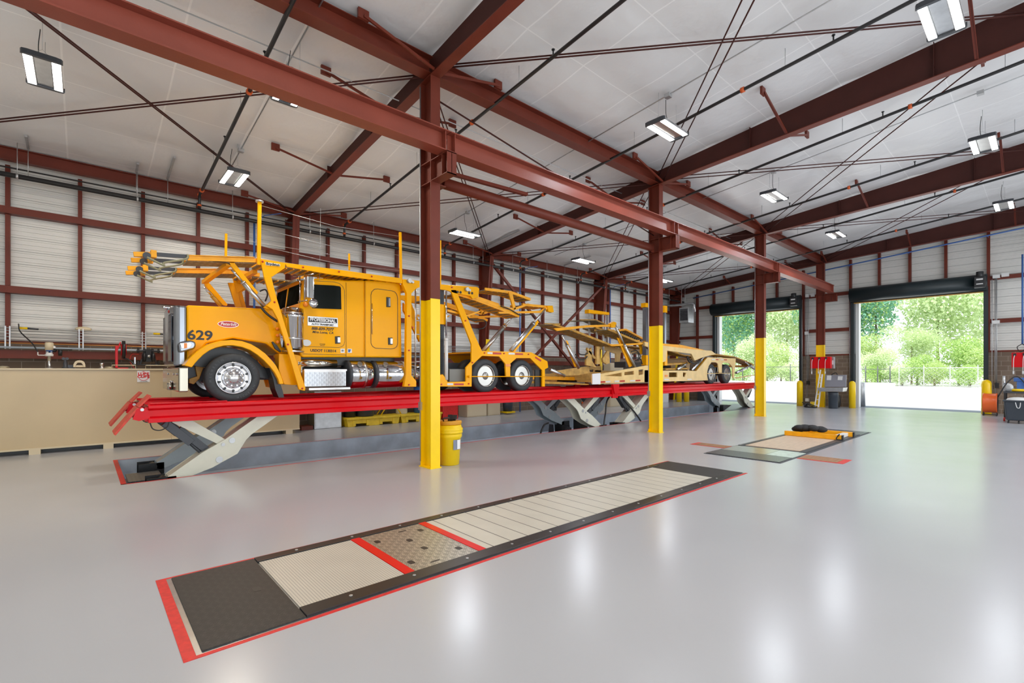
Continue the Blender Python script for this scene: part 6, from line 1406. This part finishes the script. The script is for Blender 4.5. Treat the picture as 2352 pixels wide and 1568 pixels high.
tag(m.build('loose_tools', BLACK), 'pile of black and silver tools on the floor left of the ladder', 'tools')
# fan
t = thing('drum_fan', 'orange drum fan on black feet right of the right open door', 'fan', (27.2, 1.55, 0))
a = [(1.803, 0.479), (1.435, 0.497), (1.618, 0.888), (1.618, 0.112)]; yc0, yc1, zc, r = a[0][0], a[1][0], (a[2][1] + a[3][1]) / 2, (a[2][1] - a[3][1]) / 2
yc1 = yc0 - .42
m = MB(); m.lathe([(0, r), (.02, r * 1.03), (.04, r), (.2, r * .98), (.38, r), (.4, r * 1.03), (.42, r), (.42, r * .95), (.05, r * .93), (.0, r * .95)], (27.2, yc0, zc), (0, -1, 0), 40); m.build('shroud', FANOR, t)
m = MB()
for k in range(8): m.lathe([(.415, r * (k + 1) / 8.2), (.425, r * (k + 1) / 8.2 + .004), (.415, r * (k + 1) / 8.2 + .008)], (27.2, yc0, zc), (0, -1, 0), 28)
for k in range(12):
    a_ = 2 * PI * k / 12; m.cyl((27.2, yc1, zc), (27.2 + r * math.cos(a_), yc1, zc + r * math.sin(a_)), .005, n=5)
m.cyl((27.2, yc1 + .2, zc), (27.2, yc1 + .0, zc), .08); m.build('grille', BLACK, t)
m = MB()
for y in (yc0 - .02, yc1 + .02): m.bar((26.95, y, .02), (27.45, y, .02), .03, .04).bar((27.0, y, .03), (27.05, y, zc - r * .8), .03, .03).bar((27.4, y, .03), (27.35, y, zc - r * .8), .03, .03)
m.bar((27.0, yc0, .05), (27.0, yc1, .05), .03, .03); m.build('stand', BLACK, t)
# grey waste bin and bench at the right edge
t = thing('waste_bin', 'grey plastic waste bin with liner on a wheeled dolly at the right edge', 'waste bin', (23.7, .75, 0))
a = [(1.052, 0.771), (0.369, 0.801), (0.996, 0.05), (0.409, 0.095)]; 
y0, y1, zt_2 = a[0][0], a[1][0], a[0][1]; yb0, yb1 = a[2][0], a[3][0]
m = MB(); m.hexa([(23.55, yb0, .1), (23.55, yb1, .1), (24.05, yb1, .1), (24.05, yb0, .1), (23.5, y0, zt_2), (23.5, y1, zt_2), (24.1, y1, zt_2), (24.1, y0, zt_2)]); b_ = m.build('body', GREYPL, t, .04)
m = MB(); m.box(23.47, 24.13, y1 - .02, y0 + .02, zt_2 - .03, zt_2 + .02); m.build('rim', GREYPL, t, .01)
m = MB(); m.sphere((23.75, (y0 + y1) / 2, zt_2 + .02), .3, .85, 1.0, .35, 14); m.build('bin_liner', REFW, t)
m = MB(); m.tube(smoothp([(23.49, y0 - .28, zt_2 - .05), (23.47, y0 - .32, zt_2 - .22), (23.47, y0 - .38, zt_2 - .22), (23.49, y0 - .4, zt_2 - .05)]), .012, 6); m.build('handle', REFW, t)
m = MB()
for y in (yb0 - .05, yb1 + .1, (yb0 + yb1) / 2):
    for x in (23.6, 23.95): m.cyl((x, y - .015, .04), (x, y + .015, .04), .04)
m.build('caster', BLACK, t)
t = thing('work_bench', 'dark wheeled work bench with vise behind the grey waste bin at the right edge', 'bench', (24.8, .9, 0))
a = [(1.097, 1.06), (0.231, 1.087), (1.083, 0.181)]; y0, y1, zt_2 = a[0][0], a[1][0], a[0][1]
m = MB(); m.box(24.4, 25.1, y1, y0, zt_2 - .06, zt_2); m.build('top', DKGREY, t, .005)
m = MB()
for x in (24.45, 25.05):
    for y in (y1 + .04, y0 - .04): m.box(x - .03, x + .03, y - .03, y + .03, .08, zt_2 - .06)
m.box(24.4, 25.1, y1, y0, .3, .34); m.build('leg_frame', BLACK, t)
m = MB(); m.cyl((24.4, y0 - .05, .07), (24.4, y0 - .0, .07), .07); m.build('caster', TREDM, t)
a = [(0.653, 1.348)][0]
v = thing('bench_vise', 'blue steel bench vise on the dark work bench at the right edge', 'vise', (24.6, a[0], zt_2)); m = MB(); m.box(24.5, 24.7, a[0] - .1, a[0] + .12, zt_2, zt_2 + .35); m.bar((24.6, a[0] + .2, zt_2 + .42), (24.6, a[0] - .3, zt_2 + .42), .16, .14); m.build('body', BLUEP, v, .02)
a = [(0.771, 1.092)][0]; m = MB(); m.cyl((24.5, a[0] + .12, zt_2 + .05), (24.5, a[0] - .18, zt_2 + .05), .045); tag(m.build('work_light', YPLAS), 'yellow tube light lying on the dark work bench', 'work light')
a = [(0.986, 1.177)][0]; t = thing('bench_grinder', 'grey grinder with a pipe stub on the left end of the work bench', 'grinder', (24.6, a[0], zt_2)); m = MB(); m.lathe([(0, .14), (.08, .14), (.1, .05)], (24.55, a[0], zt_2 + .15), (-1, 0, 0), 20); m.box(24.5, 24.7, a[0] - .15, a[0] + .12, zt_2, zt_2 + .12); m.build('body', GALV, t, .01); m = MB(); m.cyl((24.6, a[0] + .1, zt_2 + .1), (24.6, a[0] + .1, zt_2 + .55), .04); m.build('pipe_stub', ALU, t)
a = [(1.229, 0.86), (1.011, 1.344), (0.782, 1.594)]; m = MB(); m.tube(smoothp([(24.3, a[0][0], a[0][1]), (24.3, a[1][0], a[1][1]), (24.38, a[2][0], a[2][1]), (24.45, a[2][0] - .2, zt_2 + .3), (24.5, a[2][0] - .25, zt_2)]), .02, 6); tag(m.build('cable', GREYHOSE), 'thick black cable arching over the left end of the work bench', 'cable')
# unit heater
t = thing('unit_heater', 'grey louvred unit heater hung in the far left corner', 'heater', (26.2, 14.0, 5))
X_ = 26.2; a = [(14.55, 5.52), (13.975, 5.508), (13.975, 4.627), (14.55, 4.626), (13.641, 5.43), (13.641, 4.669)]
m = MB(); m.box(X_, X_ + .65, a[1][0], a[0][0], a[3][1], a[0][1]); m.build('housing', GALV, t, .015)
m = MB(); ff = (a[0][1] - a[3][1])
for k in range(9): z = a[3][1] + ff * (.16 + .08 * k); m.hexa([(X_ - .03, a[1][0] + .04, z), (X_ - .03, a[0][0] - .05, z), (X_, a[0][0] - .05, z + .03), (X_, a[1][0] + .04, z + .03), (X_ - .035, a[1][0] + .04, z + .006), (X_ - .035, a[0][0] - .05, z + .006), (X_ - .0, a[0][0] - .05, z + .036), (X_ - .0, a[1][0] + .04, z + .036)])
m.build('louvre', ALU, t)
m = MB(); m.box(X_ - .005, X_, a[1][0] + .04, a[0][0] - .05, a[3][1] + ff * .14, a[0][1] - ff * .1); m.build('louvre_opening', DKGREY, t)
b = [(15.704, 5.756), (13.893, 5.731), (13.75, 5.332)]
m = MB(); m.tube([(X_ + .3, b[0][0] + 1.0, b[0][1] + .02), (X_ + .3, b[1][0], b[1][1]), (X_ + .3, b[1][0] - .12, b[1][1] - .08), (X_ + .3, b[2][0] + .02, b[2][1] - .1)], .08, 14); m.build('flue_pipe', ALU, t)
m = MB(); m.cyl((X_ + .1, a[0][0] - .1, a[0][1]), (X_ + .1, a[0][0] - .1, roof(14)), .01).cyl((X_ + .5, a[0][0] - .1, a[0][1]), (X_ + .5, a[0][0] - .1, roof(14)), .01); m.build('hanger', GALV, t)
# ------------------------------------------------------------------ outside
GRND = mat('sunlit_concrete', (.74, .73, .71), .8, 0, .04, .5)
m = MB(); m.box(XE + .45, 260, -90, 160, -.3, -.03); g_ = m.build('ground', GRND); struct(g_)
m = MB(); m.box(XE + .0, XE + 1.5, -8, 16, -.01, .002); o = m.build('threshold_shade', mat('threshold_shade_grey', (.14, .16, .20), .7), g_)  # building's shadow at the doors put into the strip's dark colour
LEAFC = []
for nm, c in (('leaf_teal', (.16, .36, .26)), ('leaf_green', (.36, .52, .18)), ('leaf_yellow_green', (.46, .58, .24)), ('leaf_overexposed', (.56, .66, .42))):  # palest leaf tone has the overexposed sunlight put into its colour
    m_, nt, b = nmat(nm); b.inputs['Base Color'].default_value = (*c, 1); b.inputs['Roughness'].default_value = .6
    tr = nt.nodes.new('ShaderNodeBsdfTranslucent'); tr.inputs[0].default_value = (c[0] * 1.2, c[1] * 1.2, c[2], 1)
    mx = nt.nodes.new('ShaderNodeMixShader'); mx.inputs[0].default_value = .4
    nt.links.new(b.outputs[0], mx.inputs[1]); nt.links.new(tr.outputs[0], mx.inputs[2]); nt.links.new(mx.outputs[0], nt.nodes['Material Output'].inputs['Surface'])
    LEAFC.append(m_)
BARK = mat('bark', (.18, .13, .09), .8)
def crown_mesh(seed, n, mm, alt):
    r = random.Random(seed); m = MB(); blobs = [(r.uniform(-.55, .55), r.uniform(-.55, .55), r.uniform(-.35, .6), r.uniform(.35, .55)) for _ in range(10)]
    for i in range(n):
        bx_, by_, bz_, br_ = r.choice(blobs); u = Vector((r.gauss(0, 1), r.gauss(0, 1), r.gauss(0, 1))).normalized() * br_ * (r.random() ** .25)
        c = Vector((bx_, by_, bz_)) + u; a = Vector((r.gauss(0, 1), r.gauss(0, 1), r.gauss(0, .6))).normalized(); b = a.orthogonal().normalized(); b = (b + a.cross(b) * r.uniform(-1, 1)).normalized()
        s = r.uniform(.018, .04); a = a * s; b = b * s * .6; m.mi = 0 if r.random() < .7 else 1
        m._f([m.bm.verts.new(c - a), m.bm.verts.new(c + b), m.bm.verts.new(c + a), m.bm.verts.new(c - b)])
    me = bpy.data.meshes.new('foliage'); m.bm.to_mesh(me); m.bm.free(); me.materials.append(mm); me.materials.append(alt)
    return me
CR = [crown_mesh(11 + k, 8500, LEAFC[k], LEAFC[min(k + 1, 3)]) for k in range(4)]
def tree(x, y, z, sx, sz, k, la, nm='tree', gr='trees beyond the yard'):
    t = thing(nm, la, 'tree' if nm == 'tree' else 'bush', (x, y, -.05), gr)
    o = bpy.data.objects.new('foliage', CR[k]); col.objects.link(o); o.parent = t; o.location = (0, 0, z); o.scale = (sx, sx, sz); o.rotation_euler = (0, 0, x * 1.3 + y)
    m = MB(); m.cyl((x, y, -.05), (x, y, z), .25 if nm == 'tree' else .12, .1, 8); m.build('trunk', BARK, t)
TR_ = [(92, 18, 12, 7, 8, 0, 'tall blue-green tree seen at the upper left of the right open door'), (94, 11, 10, 7.5, 9, 3, 'tall pale tree at the top middle of the right doorway'), (90, 4, 9, 7, 9, 3, 'tall pale yellow-green tree at the right side of the right doorway'),
       (88, 23, 9, 6, 9, 0, 'blue-green tree hidden by the wall between the doors'), (93, 31, 10, 7, 8, 3, 'tall pale tree at the top right of the left doorway'), (92, 40, 11, 8, 9, 0, 'tall blue-green tree at the left of the left doorway'),
       (96, -3, 10, 8, 10, 1, 'tall green tree beyond the right edge of the doorway'), (97, 48, 10, 8, 10, 1, 'tall green tree beyond the left edge of the doorway')]
for a in TR_: tree(*a)
BU = [(80, 15.2, 2.4, 3.2, 2.8, 3, 'pale overexposed bush low at the left of the right doorway'), (79, 11.2, 2.0, 3.0, 2.5, 1, 'green bush low in the middle of the right doorway'), (82, 7.6, 3.4, 3.6, 3.6, 1, 'large green bush right of centre in the right doorway'),
      (84, 12.5, 5.2, 3.8, 3.0, 3, 'pale bush rising behind the low green bush in the right doorway'), (80, 4.6, 2.0, 3.0, 2.6, 2, 'yellow-green bush low at the right of the right doorway'), (84, 17.5, 4.2, 3.2, 3.4, 2, 'yellow-green bush at the left jamb of the right doorway'),
      (80, 27.5, 3.0, 3.4, 3.4, 2, 'yellow-green bush low at the right of the left doorway'), (82, 32, 4.2, 4.0, 4.2, 3, 'pale overexposed bush in the middle of the left doorway'), (80, 37, 2.6, 3.2, 3.2, 3, 'pale bush low at the left of the left doorway'), (79, 22, 2.5, 3, 3, 2, 'yellow-green bush behind the wall between the doors')]
BU += [(77, 6.2 + 3.1 * k, 1.3, 2.2, 1.7, (1, 2, 3)[k % 3], 'low bush in the row behind the fence, %s in the right doorway' % ('rightmost', 'second from right', 'third from right', 'leftmost')[k]) for k in range(4)] + [(77, 25 + 3.4 * k, 1.4, 2.4, 1.9, (3, 2, 1, 3)[k], 'low bush in the row behind the fence, %s in the left doorway' % ('rightmost', 'second from right', 'third from right', 'leftmost')[k]) for k in range(4)]
for a in BU: tree(*a, nm='bush', gr='bushes beyond the yard')
# fences and barriers
def fence(x, y0, y1, h, la, mm, n, wire=.12):
    t = thing('fence', la, 'fence', (x, (y0 + y1) / 2, 0), 'yard fences')
    m = MB()
    for k in range(n + 1): y = y0 + (y1 - y0) * k / n; m.cyl((x, y, -.03), (x, y, h + .3), .05, n=8)
    m.build('fence_post', mm, t)
    m = MB(); m.cyl((x, y0, h), (x, y1, h), .03, n=6).cyl((x, y0, .1), (x, y1, .1), .02, n=6); m.build('fence_rail', mm, t)
    m = MB(); L = y1 - y0; s_ = .45
    k = -h
    while k < L:
        a0, a1 = max(k, 0), min(k + h, L); 
        if a1 > a0: m.bar((x, y0 + a0, a0 - k), (x, y0 + a1, a1 - k), .012, .012); m.bar((x, y1 - a0, a0 - k), (x, y1 - a1, a1 - k), .012, .012)
        k += s_
    m.build('chain_link', mm, t); return t
fence(60, 10.6, 14.6, 2.0, 'dark mesh fence at the left of the right doorway', DKGREY, 4)
fence(74, 3.0, 12.2, 2.2, 'pale chain link fence across the right doorway', GALV, 4)
fence(60, 17, 27.6, 2.3, 'grey chain link fence across the left doorway', DKGREY, 4)
def barrier(x, y0, y1, la):
    m = MB(); n = max(1, int((y1 - y0) / 3))
    for k in range(n):
        a, b = y0 + (y1 - y0) * k / n, y0 + (y1 - y0) * (k + 1) / n - .06
        m.hexa([(x - .3, a, -.03), (x + .3, a, -.03), (x + .3, b, -.03), (x - .3, b, -.03), (x - .12, a, .75), (x + .12, a, .75), (x + .12, b, .75), (x - .12, b, .75)])
    tag(m.build('jersey_barrier', WHITE), la, 'barrier', 'concrete barriers in the yard')
barrier(54, 9.2, 13.0, 'white concrete barriers across the left of the right doorway'); barrier(54, 16, 27, 'white concrete barriers across the left doorway')

# ------------------------------------------------------------------ light
w = bpy.data.worlds.new('World'); bpy.context.scene.world = w; w.use_nodes = True
bg = w.node_tree.nodes['Background']; bg.inputs[0].default_value = (.86, .94, 1.0, 1); bg.inputs[1].default_value = 2.0
s = bpy.data.lights.new('sun', 'SUN'); s.energy = 6; s.angle = .02; s.color = (1, .97, .9); so = bpy.data.objects.new('sun', s); col.objects.link(so)
so.rotation_euler = Vector((.45, .25, -1)).to_track_quat('-Z', 'Y').to_euler()
def area(loc, sx, sy, e, c, d=(0, 0, -1)):
    l = bpy.data.lights.new('area', 'AREA'); l.shape = 'RECTANGLE'; l.size = sx; l.size_y = sy; l.energy = e; l.color = c
    o = bpy.data.objects.new('area', l); col.objects.link(o); o.location = loc; o.rotation_euler = Vector(d).to_track_quat('-Z', 'Y').to_euler(); return o
WARM = (1, .91, .77); NEU = (.86, .92, 1.0)
for (x, y, z, r, l) in FIX:
    area((x, y, z - .03), .5, .5, 75, WARM if x < 5 else NEU)
for x in (-3, 5, 13, 21):
    for y in (-4, 3.6, 11.8): area((x, y, 4.6 if y > 9 else 3.4), 5, 4, 28, WARM if x < 6 else NEU, (0, 0, 1))  # upward fill lamps without fixtures, added to brighten the ceiling
for (x, y, z) in EXTRA_FILL: area((x, y, z), 1.2, .5, 110, WARM)  # added overhead fill lamps without fixtures, for the unseen part of the hall
# fill lamps added in made-up right-wall openings; sky portals at the open end doors
for x in (-7, -1.2, 4.6, 10.4, 16.2, 22.6): area((x + 2.65, YR - .3, 2.7), 5.2, 5.3, 150, (.90, .95, 1.0), (0, 1, .12))
for (y0, y1, zt_) in (D1, D2):
    l = area((XE + .36, (y0 + y1) / 2, zt_ / 2), zt_, y1 - y0, 1, (1, 1, 1), (-1, 0, 0)); l.data.cycles.is_portal = True
# ------------------------------------------------------------------ camera
cam = bpy.data.cameras.new('camera'); co = bpy.data.objects.new('camera', cam); col.objects.link(co)
co.location = (0, 0, 1.765); co.rotation_euler = (PI / 2, 0, math.radians(48.257 - 90)); cam.sensor_width = 36; cam.lens = 16.867; cam.shift_y = 69 / 2352; cam.clip_end = 500
sc = bpy.context.scene; sc.camera = co
sc.view_settings.view_transform = 'Standard'; sc.view_settings.look = 'None'; sc.view_settings.exposure = 0
sc.cycles.use_denoising = True; sc.cycles.max_bounces = 8; sc.cycles.diffuse_bounces = 5; sc.cycles.sample_clamp_indirect = 6
